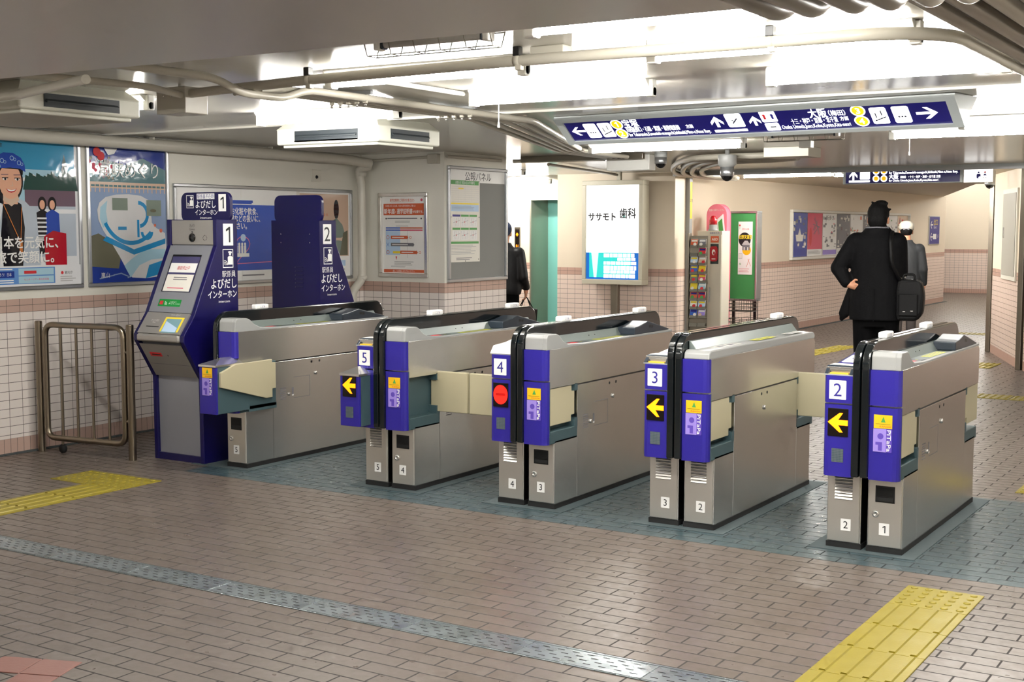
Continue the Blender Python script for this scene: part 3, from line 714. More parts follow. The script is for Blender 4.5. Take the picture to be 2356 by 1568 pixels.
# ------------------------------------------------------------------ intercom kiosks
def kiosk(loc, rot, no, label, back):
    root = thing('intercom_kiosk', label, 'intercom kiosk', loc, rot, 'blue intercom kiosks')
    prof = [(.11, 1.557), (.11, 1.39), (-.095, .955), (-.19, .83), (-.19, .79), (-.04, .545), (-.035, 0), (.29, 0), (.29, 1.557)]
    for x0, x1, nm in ((-.225, -.190, 'side_panel'), (.190, .225, 'side_panel')):
        m = MB(); m.prism(prof, 'x', x0, x1, 'kiosk_blue', .004)
        right = x0 > 0
        sx = x1 + .0005 if right else x0 - .0005
        q = Panel(m, (sx, 0, 0), (0, 1, 0) if right else (0, -1, 0), (0, 0, 1), 1, 1, .0006)
        if right: F = lambda y: y
        else: F = lambda y: -y
        if (not back) == right:
            q.rect(min(F(.165), F(.255)), 1.39, max(F(.165), F(.255)), 1.53, 'white_print'); q.text(no, F(.21), 1.46, .10, 'ink', 2, fit=True)
            q.officer(F(.205), 1.307, .12, 'white_print')
            q.text('駅係員', F(.21), 1.208, .045, 'white_print', w=.12); q.text('よびだし', F(.165), 1.147, .07, 'white_print', w=.225, bold=.012)
            q.text('インターホン', F(.15), 1.08, .055, 'white_print', w=.255, bold=.012); q.text('intercom', F(.165), 1.032, .022, 'white_print', w=.10)
        obj(nm, m, root)
    # grey body between the sides
    m = MB(); m.box(-.19, .19, .0, .285, .01, .53, 'kiosk_grey'); m.prism([(.13, 1.55), (.13, 1.39), (-.07, .955), (-.17, .83), (-.165, .80), (-.02, .56), (-.015, .02), (.285, .02), (.285, 1.55)], 'x', -.19, .19, 'kiosk_grey')
    m.box(-.19, .19, -.03, .0, 0, .045, 'kiosk_navy'); obj('body', m, root)
    # back sheet
    m = MB(); m.box(-.225, .225, .285, .292, .0, 1.557, 'kiosk_blue'); q = Panel(m, (.225, .2925, 0), (-1, 0, 0), (0, 0, 1), .45, 1, .0006)
    for z in (1.36, 0.92): q.line(.06, z, .94, z, .003, 'kiosk_navy')
    for z in (1.46, 1.40):
        for x in (.2, .8): q.disc(x, z, .004, 'chrome', 1, 8)
    for k in range(6): m.box(-.07, .0, .292, .296, 1.08 + k * .028, 1.09 + k * .028, 'kiosk_navy'); q.disc(.44 + .06, 1.085 + k * .028, .003, 'chrome', 5, 6)
    obj('back_panel', m, root)
    # head sign
    m = MB(); m.prism(rpoly(-.222, 1.54, .222, 1.735, .05), 'y', .238, .262, 'kiosk_navy' if not back else 'kiosk_blue', .003)
    if not back:
        q = Panel(m, (-.222, .2374, 1.557), (1, 0, 0), (0, 0, 1), .444, .178, .0006)
        q.rect(.33, .74, .69, .95, 'white_print'); q.text('駅係員不在時', .51, .845, .034, 'ink_navy', w=.15); q.text('よびだし', .51, .56, .055, 'white_print', w=.18, bold=.012)
        q.text('インターホン', .52, .27, .042, 'white_print', w=.20, bold=.012); q.text('intercom', .51, .07, .022, 'white_print', w=.10)
        q.rect(.77, .30, .92, .92, 'white_print'); q.text('1', .845, .61, .075, 'ink', fit=True); q.officer(.19, .66, .085, 'white_print')
    obj('head_sign', m, root)
    # camera panel
    m = MB(); m.box(-.188, .188, .118, .132, 1.395, 1.552, 'kiosk_silver', .002); q = Panel(m, (-.188, .1175, 1.395), (1, 0, 0), (0, 0, 1), .376, .157, .0006)
    q.text('カメラ', .5, .78, .024, 'ink', w=.045); q.text('Camera', .5, .63, .018, 'ink', w=.05); q.poly([(.48, .54), (.52, .54), (.5, .47)], 'ink')
    for k in range(8): q.disc(.80 + .045 * math.cos(k * PI / 4), .28 + .1 * math.sin(k * PI / 4), .003, 'dark_slot', 1, 8)
    cp = obj('camera_panel', m, root)
    m = MB(); m.lathe([(.028, .12), (.028, .112), (.022, .110), (.018, .116), (.004, .113)], (0, 0, 1.44), 'dome_black', 20, 'y'); obj('camera_lens', m, cp)
    # tilted screen panel
    o = V3((-.188, -.083, .962)); Vv = V3((0, .205, .43)).normalized(); Uu = V3((1, 0, 0)); Nn = Uu.cross(Vv); L = .468
    m = MB(); a = [o, o + Uu * .376, o + Uu * .376 + Vv * L, o + Vv * L]; m.add([p for p in a] + [p + Nn * .012 for p in a], [(4, 5, 6, 7), (0, 1, 5, 4), (1, 2, 6, 5), (2, 3, 7, 6), (3, 0, 4, 7)], 'kiosk_grey')
    q = Panel(m, o + Nn * .0122, Uu, Vv, .376, L, .0006)
    q.rrect(.17, .085, .70, .19, .004, 'green_btn'); q.rect(.20, .11, .28, .165, 'ink_red', 2)
    for r in (.010, .017, .024): q.ring(.32, .105, r, .003, 'white_print', 2, 6, 0, PI / 2)
    q.text('よびだし', .52, .14, .026, 'white_print', w=.075); q.text('Call', .655, .125, .014, 'white_print', w=.02)
    sp = obj('screen_panel', m, root)
    m = MB(); q = Panel(m, o + Nn * .0124, Uu, Vv, .376, L, .0006); q.rect(.14, .30, .83, .86, 'black'); q.rect(.16, .305, .82, .83, 'kiosk_glass', 2)
    q.rect(.17, .59, .80, .73, 'paper_white', 3); q.text('機能停止中', .50, .66, .030, 'ink_red', 4, w=.11, shear=.2); q.rect(.17, .31, .80, .56, 'paper', 3)
    q.bars(.34, .47, .68, .53, 2, 'ink_grey', 4); q.bars(.26, .345, .72, .37, 1, 'ink_pink', 4); obj('screen', m, sp)
    # lower console: printer and card slots
    o = V3((-.188, -.185, .832)); Vv = V3((0, .095, .125)).normalized(); Nn = Uu.cross(Vv); L = .157
    m = MB(); a = [o, o + Uu * .376, o + Uu * .376 + Vv * L, o + Vv * L]; m.add([p for p in a] + [p + Nn * .012 for p in a], [(4, 5, 6, 7), (0, 1, 5, 4), (1, 2, 6, 5), (2, 3, 7, 6), (3, 0, 4, 7)], 'kiosk_silver')
    q = Panel(m, o + Nn * .0122, Uu, Vv, .376, L, .0006)
    q.text('プリント出力', .28, .62, .018, 'white_print', w=.07); q.text('Print', .28, .52, .012, 'white_print', w=.025); q.rect(.14, .30, .44, .335, 'dark_slot')
    q.text('サイバー・Ｃカード', .70, .90, .016, 'white_print', w=.08); q.rect(.50, .10, .94, .80, 'ink_yellow'); q.rect(.545, .05, .895, .72, 'slot_teal', 2); q.poly([(.56, .6), (.88, .30), (.88, .10), (.56, .10)], 'ink_lightblue', 3)
    obj('console', m, root)
    m = MB(); m.box(-.189, .189, -.205, -.16, .785, .835, 'kiosk_silver', .016, 4); obj('ledge', m, root)
    o = V3((-.188, -.035, .558)); Vv = V3((0, -.14, .222)).normalized(); Nn = Uu.cross(Vv)
    m = MB(); q = Panel(m, o + Nn * .010, Uu, Vv, .376, .255, .0006); q.rect(0, 0, 1, 1, 'kiosk_silver', 0); q.rect(.14, .62, .42, .74, 'ink_red'); q.rect(.18, .66, .39, .69, 'dark_slot', 2); q.disc(.56, .66, .007, 'chrome', 1, 10); q.line(.02, .38, .98, .38, .003, 'ink_grey')
    obj('lower_panel', m, root)
kiosk((-2.575, -.005, 0), 0, '1', 'blue and grey intercom kiosk numbered 1 with its screen facing us', False)
kiosk((-2.575, 1.395, 0), PI, '2', 'blue intercom kiosk numbered 2 seen from its plain back', True)

# ------------------------------------------------------------------ steel swing barrier by the wall
root = thing('barrier_gate', 'steel tube barrier gate on a castor between wall and intercom kiosk', 'barrier', (-3.646, -.261, 0))
dv = V3((-2.859 + 3.646, -.174 + .261, 0)); dn = dv.normalized()
for k, p in enumerate((V3((0, 0, 0)), dv)):
    m = MB(); m.tube([p, p + V3((0, 0, .875))], .025, 'rail_steel', 14); m.lathe([(.025, .875), (.022, .882), (.002, .884)], p, 'rail_steel', 14); obj('post', m, root)
m = MB(); a0, a1 = .06, dv.length - .055; pts = [(a0, .10), (a1, .10), (a1, .86), (a0, .86)]
loop = fillet([dn * ((a0 + a1) / 2) + V3((0, 0, .10))] + [dn * a + V3((0, 0, z)) for a, z in pts[1:] + pts[:1]] + [dn * ((a0 + a1) / 2 - .001) + V3((0, 0, .10))], .07)
m.tube(loop, .020, 'rail_steel', 12); fr = obj('swing_frame', m, root)
for k in range(4):
    a = a0 + (a1 - a0) * (k + 1) / 5; m = MB(); m.tube([dn * a + V3((0, 0, .10)), dn * a + V3((0, 0, .86))], .0095, 'rail_steel', 10); obj('bar', m, fr)
m = MB(); c = dn * .19; m.tube([c + V3((0, 0, .10)), c + V3((0, 0, .05))], .008, 'rail_steel', 8); m.lathe([(.028, -.012), (.030, -.006), (.030, .006), (.028, .012)], (c.x, c.y, .031), 'rubber', 16, 'y'); obj('castor', m, root)
for z in (.25, .70):
    m = MB(); m.tube([dn * (a1 + .01) + V3((0, 0, z)), dv + V3((0, 0, z)) - dn * .02], .012, 'rail_steel', 8); obj('hinge', m, root)

# ------------------------------------------------------------------ wall frames
def frame_on(name, label, cat, o, U, w, h, fr='alu', t=.028, depth=.022, group=None, back='paper_white'):
    """aluminium frame standing proud of a wall; returns (root, panel origin)"""
    U = V3(U); Z = V3((0, 0, 1)); N = U.cross(Z)
    root = thing(name, label, cat, V3(o), math.atan2(U.y, U.x), group)      # local x = U, local z up, wall side = +y
    m = MB()
    for (x0, x1, z0, z1) in ((0, w, 0, t), (0, w, h - t, h), (0, t, t, h - t), (w - t, w, t, h - t)): m.box(x0, x1, -depth, -.001, z0, z1, fr, .006)
    obj('frame', m, root)
    return root
# poster with woman
root = frame_on('framed_poster', 'aluminium frame with large poster of a smiling woman in a blue headscarf', 'framed poster', (-3.745, -.95, 1.085), (0, 1, 0), 1.145, 1.03)
m = MB(); q = Panel(m, (.028, -.006, .028), (1, 0, 0), (0, 0, 1), 1.089, .974, .0007)
q.rect(0, 0, 1, 1, 'poster_white', 0); q.rect(0, .55, .98, 1, 'poster_sky', 1); q.rect(0, .55, .98, .80, 'poster_pale', 2)
q.poly([(.55, .72), (.66, .77), (.72, .74), (.80, .78), (.88, .72)], 'poster_white', 3)
for k in range(14): 
    x = .62 + k * .027; hh = .05 + .04 * random.random(); q.poly([(x - .03, .66), (x + .03, .66), (x + .015, .70 + hh), (x - .01, .71 + hh)], 'poster_tree', 4)
for k in range(6): q.poly([(.90 - .05 + k * .006, .66 + k * .035), (.90 + .05 - k * .006, .66 + k * .035), (.90, .74 + k * .035)], 'poster_tree', 5)
q.rect(.60, .55, .98, .66, 'poster_roof', 5); q.rect(.62, .20, .98, .55, 'poster_shirt', 4); q.rect(.70, .5, .98, .53, 'poster_white', 5)
# two visitors
for x, c in ((.725, 'poster_black'), (.80, 'poster_blue')):
    q.disc(x, .565, .035, 'poster_black', 6, 16, .05); q.disc(x, .56, .022, 'poster_skin', 7, 16, .032); q.poly([(x - .05, .22), (x + .06, .22), (x + .05, .5), (x, .53), (x - .05, .5)], c, 6)
for k in range(6): q.rect(.685, .31 + k * .03, .755, .322 + k * .03, 'poster_white', 8)
q.poly([(.74, .14), (.90, .14), (.90, .36), (.80, .38), (.73, .34)], 'poster_red', 9)
# woman
q.poly([(.30, .14), (.70, .14), (.68, .50), (.60, .58), (.50, .62), (.36, .60), (.28, .5)], 'poster_shirt', 10); q.poly([(.40, .14), (.60, .14), (.61, .40), (.57, .56), (.50, .60), (.44, .56)], 'poster_black', 11)
q.disc(.465, .715, .135, 'poster_black', 10, 32, .155); q.poly([(.335, .76), (.36, .62), (.40, .58), (.43, .66), (.40, .80)], 'poster_black', 11)
q.poly([(.445, .56), (.545, .56), (.55, .66), (.44, .66)], 'poster_skin', 12); q.poly([(.44, .585), (.50, .545), (.555, .585), (.55, .615), (.50, .595), (.445, .62)], 'poster_peach', 12)
q.disc(.495, .715, .088, 'poster_skin', 13, 32, .118); q.poly([(.418, .70), (.43, .64), (.495, .598), (.555, .635), (.573, .70)], 'poster_skin', 13); q.disc(.405, .70, .016, 'poster_skin', 13, 14, .026)
q.poly([(.40, .75), (.44, .80), (.56, .795), (.585, .755), (.59, .81), (.50, .85), (.41, .82)], 'poster_black', 14)
q.poly([(.365, .775), (.42, .798), (.50, .806), (.565, .80), (.605, .78), (.60, .83), (.575, .875), (.52, .905), (.45, .905), (.395, .875), (.37, .83)], 'poster_blue', 15)
for cx_, cy_ in ((.44, .85), (.51, .87), (.56, .84), (.40, .82)): q.ring(cx_, cy_, .016, .004, 'poster_pale', 16, 10); q.ring(cx_ + .02, cy_ - .008, .011, .003, 'poster_pale', 16, 8)
for dx in (-.042, .045):
    q.disc(.50 + dx, .728, .017, 'white_print', 14, 14, .0085); q.disc(.502 + dx, .728, .008, 'poster_black', 15, 10, .009); q.line(.478 + dx, .736, .522 + dx, .737, .005, 'poster_black', 16); q.line(.474 + dx, .757, .524 + dx, .759, .005, 'poster_roof', 15)
q.line(.506, .715, .514, .684, .004, 'poster_peach', 14); q.line(.494, .682, .516, .682, .004, 'poster_peach', 14)
q.poly([(.462, .664), (.50, .655), (.54, .666), (.525, .644), (.50, .637), (.478, .643)], 'poster_red', 14); q.poly([(.468, .661), (.50, .654), (.535, .662), (.52, .649), (.50, .645), (.482, .648)], 'white_print', 15)
q.disc(.446, .685, .02, 'ink_pink', 13, 14, .012) if False else None
q.poly([(.40, .14), (.36, .30), (.36, .48), (.41, .57), (.44, .55), (.41, .42), (.43, .14)], 'poster_white', 12); q.poly([(.60, .14), (.66, .34), (.63, .50), (.57, .56), (.59, .40), (.57, .14)], 'poster_shirt', 12)
q.line(.44, .56, .555, .30, .006, 'poster_orange', 16); q.line(.57, .54, .556, .30, .006, 'poster_orange', 16); q.rect(.545, .23, .568, .31, 'poster_orange', 17)
q.text('日本を元気に、', .60, .30, .088, 'white_print', 18, w=.50, bold=.02); q.text('旅で笑顔に。', .585, .20, .088, 'white_print', 18, w=.46, bold=.02)
q.text('旅', .43, .955, .03, 'ink', 18)
q.rect(0, 0, 1, .14, 'poster_white', 19); q.rect(.0, .015, .80, .128, 'poster_band', 20); q.rect(.30, .06, .50, .105, 'poster_deep', 21); q.text('がんばろう！日本', .41, .083, .026, 'white_print', 22, w=.15)
q.rect(.53, .075, .79, .122, 'poster_pale', 21); q.rect(.53, .02, .79, .068, 'poster_pale', 21); q.rect(.57, .085, .66, .105, 'ink_red', 22); q.text('モニターツアー参加者募集', .66, .045, .016, 'ink_pink', 22, w=.2)
q.disc(.855, .085, .011, 'ink_red', 21); q.text('観光庁', .905, .085, .022, 'ink', 21); q.bars(.84, .02, .96, .065, 3, 'ink_lightgrey', 21)
q.bars(.32, .11, .50, .125, 1, 'white_print', 21); q.bars(.32, .02, .5, .05, 2, 'white_print', 21)
obj('poster', m, root)
# boat poster
root = frame_on('framed_poster', 'aluminium frame with large poster of a white boat and a bridge', 'framed poster', (-3.745, .241, 1.085), (0, 1, 0), .763, 1.03)
m = MB(); q = Panel(m, (.028, -.006, .028), (1, 0, 0), (0, 0, 1), .707, .974, .0007)
q.rect(0, 0, 1, 1, 'poster_deep', 0); q.poly([(0, .70), (1, .70), (1, .84), (.7, .92), (.45, .86), (.2, .90), (0, .84)], 'poster_hill', 1); q.rect(0, .28, 1, .70, 'poster_water', 2); q.rect(0, 0, 1, .28, 'poster_water', 2)
q.poly([(0, 0), (1, 0), (1, .10), (.5, .16), (0, .2)], 'poster_deep', 3); q.poly([(0, .12), (.35, .10), (.40, .25), (.1, .36), (0, .34)], 'poster_rock', 4)
for k in range(60): q.disc(random.random() * .3, .76 + random.random() * .15, .006 + random.random() * .012, random.choice(['ink_pink', 'poster_roof', 'poster_pale', 'poster_rock']), 3, 7)
q.rect(0, .715, 1, .735, 'poster_peach', 4); q.rect(0, .69, 1, .70, 'poster_peach', 4)
for k in range(18): q.rect(.01 + k * .057, .66, .022 + k * .057, .72, 'poster_peach', 4)
q.poly([(.09, .53), (.12, .585), (.20, .625), (.34, .645), (.5, .65), (.66, .64), (.76, .61), (.79, .54), (.80, .44), (.86, .40), (.98, .36), (1, .20), (1, .03), (.86, .03), (.70, .02), (.52, .03), (.44, .10), (.36, .19), (.26, .29), (.16, .38), (.10, .46)], 'poster_boat', 6)
q.poly([(.16, .40), (.12, .47), (.13, .55), (.22, .60), (.20, .52), (.22, .44)], 'poster_pale', 6); q.poly([(.50, .03), (.62, .12), (.78, .16), (.98, .17), (.98, .24), (.70, .24), (.52, .17), (.42, .12)], 'poster_pale', 6)
for zz in range(9): q.line(.1 + .09 * zz, .03 + .012 * (zz % 4), .2 + .09 * zz, .04 + .012 * (zz % 3), .008, 'poster_water', 5)
q.ring(.52, .56, .28, .03, 'poster_cyan', 7, 18, PI * 1.15, PI * 1.75); q.poly([(.15, .31), (.2, .34), (.55, .24), (.98, .32), (.98, .28), (.55, .20)], 'poster_cyan', 7)
q.ring(.62, .50, .10, .028, 'poster_cyan', 7, 10, -PI * .45, PI * .5); q.rect(.60, .33, .63, .46, 'poster_cyan', 7); q.ring(.73, .37, .06, .025, 'poster_cyan', 7, 12, -PI, 0); q.rect(.35, .385, .46, .41, 'poster_cyan', 7); q.poly([(.7, .02), (.98, .06), (.98, .16), (.75, .12)], 'poster_cyan', 7)
q.rect(.28, .53, .48, .62, 'poster_sage', 8); q.rect(.73, .49, .93, .61, 'poster_sage', 8); q.disc(.82, .53, .03, 'poster_rock', 9, 12, .012)
q.text('嵐峡めぐり', .51, .83, .13, 'white_print', 9, w=.55); q.disc(.10, .95, .032, 'ink_red', 9); q.disc(.15, .92, .032, 'ink_red', 10); q.poly([(.19, .98), (.36, .98), (.32, .94), (.24, .93)], 'white_print', 9)
q.text('嵐山', .17, .055, .04, 'white_print', 9); q.disc(.84, .42, .012, 'ink_orange', 9, 6); q.disc(.92, .38, .016, 'ink_orange', 9, 6)
obj('poster', m, root)
# long frame behind the kiosks
root = frame_on('framed_poster', 'long aluminium frame on the left wall behind the two blue kiosks', 'framed posters', (-3.745, 1.05, 1.055), (0, 1, 0), 2.12, .785)
m = MB(); q = Panel(m, (.028, -.006, .028), (1, 0, 0), (0, 0, 1), .70, .729, .0007); q.rect(0, 0, 1, 1, 'paper_white', 0); obj('poster', m, root)
m = MB(); q = Panel(m, (.73, -.006, .028), (1, 0, 0), (0, 0, 1), .66, .729, .0007); q.rect(0, 0, 1, 1, 'paper_white', 0); q.rect(-.35, .11, .99, .83, 'poster_manner', 1); q.rect(-.35, .85, .20, .88, 'poster_manner', 1); q.rect(-.35, .84, .18, .86, 'poster_manner', 1)
q.text('車内ではお化粧や飲食、', -.10, .76, .062, 'white_print', 2, w=.50, bold=.015); q.text('雑誌や新聞などの扱いに、', -.08, .68, .062, 'white_print', 2, w=.53, bold=.015); q.text('ご配慮ください。', -.20, .60, .062, 'white_print', 2, w=.38, bold=.015)
for a in range(24):
    t0, t1 = 2 * PI * a / 24, 2 * PI * (a + 1) / 24
    hx = lambda t: (-.10 + .016 * 16 * math.sin(t) ** 3 * .92, .36 + .0105 * (13 * math.cos(t) - 5 * math.cos(2 * t) - 2 * math.cos(3 * t) - math.cos(4 * t)))
    q.line(*hx(t0), *hx(t1), .008, 'poster_pinkline', 2)
q.line(-.1, .185, .6, .2, .007, 'poster_pinkline', 2)
for (x, y) in ((-.22, .47), (.02, .47)): q.disc(x, y, .03, 'ink_lightblue', 3, 14)
for k in range(7): x = -.25 + k * .05; q.disc(x, .40, .012, 'white_print', 3, 10); q.rect(x - .018, .28, x + .018, .385, 'white_print', 3)
q.rect(-.3, .26, .12, .30, 'white_print', 4); q.bars(.0, .04, .4, .07, 1, 'ink_grey', 2); obj('poster', m, root)
m = MB(); q = Panel(m, (1.43, -.006, .028), (1, 0, 0), (0, 0, 1), .662, .729, .0007); q.rect(0, 0, 1, 1, 'paper_white', 0); q.rect(0, .24, .97, .98, 'poster_peach', 1)
q.disc(.72, .80, .035, 'poster_black', 2, 18, .085); q.poly([(.60, .64), (.72, .70), (.84, .62), (.90, .50), (.82, .46), (.64, .46), (.55, .52)], 'poster_sage', 2); q.poly([(.63, .25), (.86, .25), (.84, .42), (.66, .44)], 'poster_sage', 2); q.rect(.64, .43, .83, .46, 'poster_peach', 3); q.poly([(.78, .25), (.95, .25), (.95, .55), (.86, .52)], 'poster_rock', 2)
q.text('美しい着る', .40, .735, .03, 'ink_orange', 2, w=.2); q.rect(.80, .12, .90, .19, 'ink_lightblue', 2); q.text('sn2', .85, .08, .025, 'ink', 2, w=.05); q.bars(.1, .06, .6, .18, 3, 'ink_lightgrey', 2)
obj('poster', m, root)
# orange notice
root = frame_on('framed_notice', 'chrome framed notice with orange headline bands on the end wall', 'framed notice', (-3.545, 3.328, 1.07), (1, 0, 0), .54, .745, 'chrome', .035, .03)
m = MB(); q = Panel(m, (.035, -.008, .035), (1, 0, 0), (0, 0, 1), .47, .675, .0007)
q.rect(0, 0, 1, 1, 'paper_white', 0); q.text('通学定期券をご利用のお客さまへ', .47, .955, .026, 'ink_orange', 2, w=.27, bold=.01); q.line(.2, .932, .75, .932, .0015, 'ink_orange', 2); q.disc(.92, .955, .012, 'ink_pink', 2)
q.rect(.03, .76, .97, .91, 'ink_orange', 1); q.text('新年度４月１日以降、有効の通学定期券のご購入は', .43, .88, .02, 'white_print', 2, w=.33); q.text('新年度', .17, .81, .05, 'white_print', 2, w=.12, bold=.02); q.text('の', .31, .80, .02, 'white_print', 2); q.text('通学証明書', .53, .81, .05, 'white_print', 2, w=.17, bold=.02); q.text('が必要です。', .84, .803, .026, 'white_print', 2, w=.11, bold=.015)
q.bars(.12, .705, .88, .73, 1, 'ink_grey', 1); q.disc(.09, .715, .007, 'ink', 1); q.disc(.91, .715, .007, 'ink', 1); q.bars(.3, .66, .7, .69, 2, 'ink_lightgrey', 1); q.bars(.32, .61, .68, .625, 1, 'ink_lightgrey', 1)
q.rect(.08, .585, .42, .60, 'ink_blue', 1); q.rect(.42, .585, .94, .60, 'ink_orange', 1); q.rect(.08, .555, .42, .572, 'ink_blue', 1); q.rect(.42, .555, .94, .572, 'ink_pink', 1); q.rect(.08, .24, .42, .55, 'ink_lightblue', 1)
for y, x0, x1, c in ((.47, .20, .60, 'ink_orange'), (.375, .20, .74, 'ink_grey'), (.275, .42, .82, 'ink_orange')):
    q.rect(x0, y - .022, x1 - .02, y + .022, c, 2); q.poly([(x1 - .02, y - .03), (x1 + .01, y), (x1 - .02, y + .03)], c, 2); q.bars(x0 + .03, y - .01, x1 - .08, y + .01, 1, 'white_print', 3)
q.ring(.13, .47, .017, .004, 'ink_orange', 2); q.ring(.13, .275, .017, .004, 'ink_orange', 2); q.line(.10, .35, .16, .40, .003, 'ink_blue', 2); q.line(.10, .40, .16, .35, .003, 'ink_blue', 2); q.rect(.25, .26, .42, .29, 'ink_yellow', 2)
q.ring(.66, .47, .012, .004, 'ink_orange', 2); q.ring(.88, .275, .012, .004, 'ink_orange', 2); q.line(.6, .56, .6, .2, .0015, 'ink_grey', 2); q.poly([(.31, .22), (.345, .22), (.328, .17)], 'ink_red', 2)
q.bars(.28, .10, .76, .16, 3, 'ink_lightgrey', 1); q.bars(.2, .075, .6, .10, 2, 'ink_lightgrey', 1); q.rect(.03, .01, .97, .05, 'ink_orange', 1); q.text('詳しくは係員におたずねください。', .5, .03, .02, 'white_print', 2, w=.24)
obj('poster', m, root)
# notice board
root = frame_on('notice_board', 'grey notice board with white header hung on the pillar by the passage', 'notice board', (-2.841, 3.36, 1.03), (0, 1, 0), .955, 1.015, 'alu', .03, .03)
m = MB(); q = Panel(m, (.03, -.008, .03), (1, 0, 0), (0, 0, 1), .895, .955, .0007); q.rect(0, 0, 1, .888, 'board_grey', 0); q.rect(0, .888, 1, 1, 'white_print', 0); q.text('公報パネル', .51, .944, .085, 'ink', 2, w=.42); obj('board', m, root)
m = MB(); q = Panel(m, (0, 0, 0), (1, 0, 0), (0, 0, 1), .47, .72, .0007); q.rect(0, 0, 1, 1, 'paper', 0)
q.rect(.02, .945, .96, .995, 'ink_green', 1); q.text('お知らせ 年度の主な行事案内', .5, .97, .03, 'white_print', 2, w=.30)
for k in range(8): q.line(.02, .92 - k * .026, .96, .92 - k * .026, .001, 'ink_lightgrey', 1)
for x in (.10, .28, .5, .72): q.line(x, .73, x, .92, .001, 'ink_lightgrey', 1)
q.rect(.28, .89, .45, .905, 'ink_yellow', 1); q.rect(.02, .62, .96, .70, 'ink_lightblue', 1); q.bars(.05, .63, .9, .69, 4, 'ink_grey', 2, .25); q.rect(.02, .705, .96, .722, 'ink_yellow', 1)
for r, y in enumerate((.43, .27)):
    for k in range(3):
        x = .08 + k * .28; q.rect(x, y + .125, x + .26, y + .15, 'ink_navy' if (r == 0 and k == 0) else 'ink_green', 1); q.rect(x, y, x + .26, y + .12, 'paper_white', 1)
        for z in range(4): q.line(x + .05 * (z + 1), y + .01, x + .05 * (z + 1) + random.uniform(-.05, .05), y + .11, .0015, 'ink_grey', 2)
        q.line(x + .02, y + .05, x + .24, y + .08, .002, 'ink_grey', 2); q.disc(x + .12, y + .06, .006, 'ink_red', 3)
q.rect(.02, .225, .96, .252, 'ink_green', 1); q.bars(.04, .09, .9, .215, 7, 'ink_lightgrey', 1, .35); q.bars(.2, .02, .8, .06, 2, 'ink_grey', 1, .35)
for x, y in ((.5, .99), (.97, .99), (.03, .55), (.97, .55), (.5, .012), (.95, .03)): q.disc(x, y, .006, 'ink', 3, 8)
o = obj('notice_sheet', m, None, (-2.829, 3.395, 1.205), rot=PI / 2); tag(o, 'long white notice sheet with green headings pinned on the grey notice board', 'notice')

# ------------------------------------------------------------------ pipes and small wall fittings on the left
m = MB(); m.tube(fillet([(-3.62, -2.4, 2.11), (-3.62, 2.95, 2.10), (-3.55, 3.20, 2.07)], .12), .043, 'pipe_paint', 16); o = obj('drain_pipe', m); tag(o, 'thick cream pipe running along the top of the left wall', 'pipe')
for y in (.75, 2.0):
    m = MB(); m.box(-3.64, -3.60, y - .008, y + .008, 2.14, 2.158, 'pipe_paint'); obj('bracket', m, o)
m = MB(); m.tube(fillet([(-3.55, 3.20, 2.055), (-3.66, 3.17, 2.02), (-3.64, 3.19, 1.90), (-3.64, 3.19, 1.05), (-3.66, 3.08, .95), (-3.66, 3.08, .0)], .05), .037, 'pipe_paint', 14)
m.lathe([(.046, 1.96), (.046, 2.0)], (-3.64, 3.19, 0), 'pipe_paint', 14); m.lathe([(.043, 1.04), (.043, 1.08)], (-3.64, 3.19, 0), 'pipe_paint', 14)
tag(obj('down_pipe', m), 'cream vertical down pipe in the corner left of the orange notice', 'pipe')
m = MB(); m.tube([(-3.70, 1.3, .79), (-3.70, 3.0, .79)], .022, 'pipe_paint', 10); tag(obj('low_pipe', m), 'low cream pipe along the tiled wall behind the kiosks', 'pipe')
m = MB(); m.tube(fillet([(-3.62, 3.28, 2.10), (-3.05, 3.295, 2.115), (-2.90, 3.295, 2.12)], .05), .012, 'conduit_paint', 8); m.box(-2.98, -2.88, 3.27, 3.328, 2.06, 2.14, 'conduit_paint', .004)
m.tube(fillet([(-2.815, 3.33, 2.12), (-2.815, 4.2, 2.12)], .05), .014, 'conduit_paint', 8); tag(obj('corner_conduit', m), 'thin cream conduit with square joint box above the orange notice', 'conduit')
m = MB(); m.box(-3.745, -3.738, 2.64, 2.76, 1.90, 2.0, 'cream_paint', .002); m.lathe([(.016, -3.738), (.013, -3.730), (.004, -3.729)], (0, 2.70, 1.94), 'ink', 10, 'x'); tag(obj('wall_plate', m), 'small cream wall plate with dark knob above the long poster frame', 'wall plate')
root = thing('wall_valve', 'small chrome valve on the tiles below the orange notice', 'valve', (-3.523, 3.328, .773))
m = MB(); m.lathe([(.022, -.001), (.022, -.012), (.012, -.014), (.012, -.05)], (0, 0, 0), 'chrome', 14, 'y'); obj('stem', m, root)
m = MB(); m.ball((0, -.06, 0), .026, 'chrome', 14); m.tube([(-.045, -.06, 0), (.045, -.06, .01)], .008, 'chrome', 8); obj('handle', m, root)

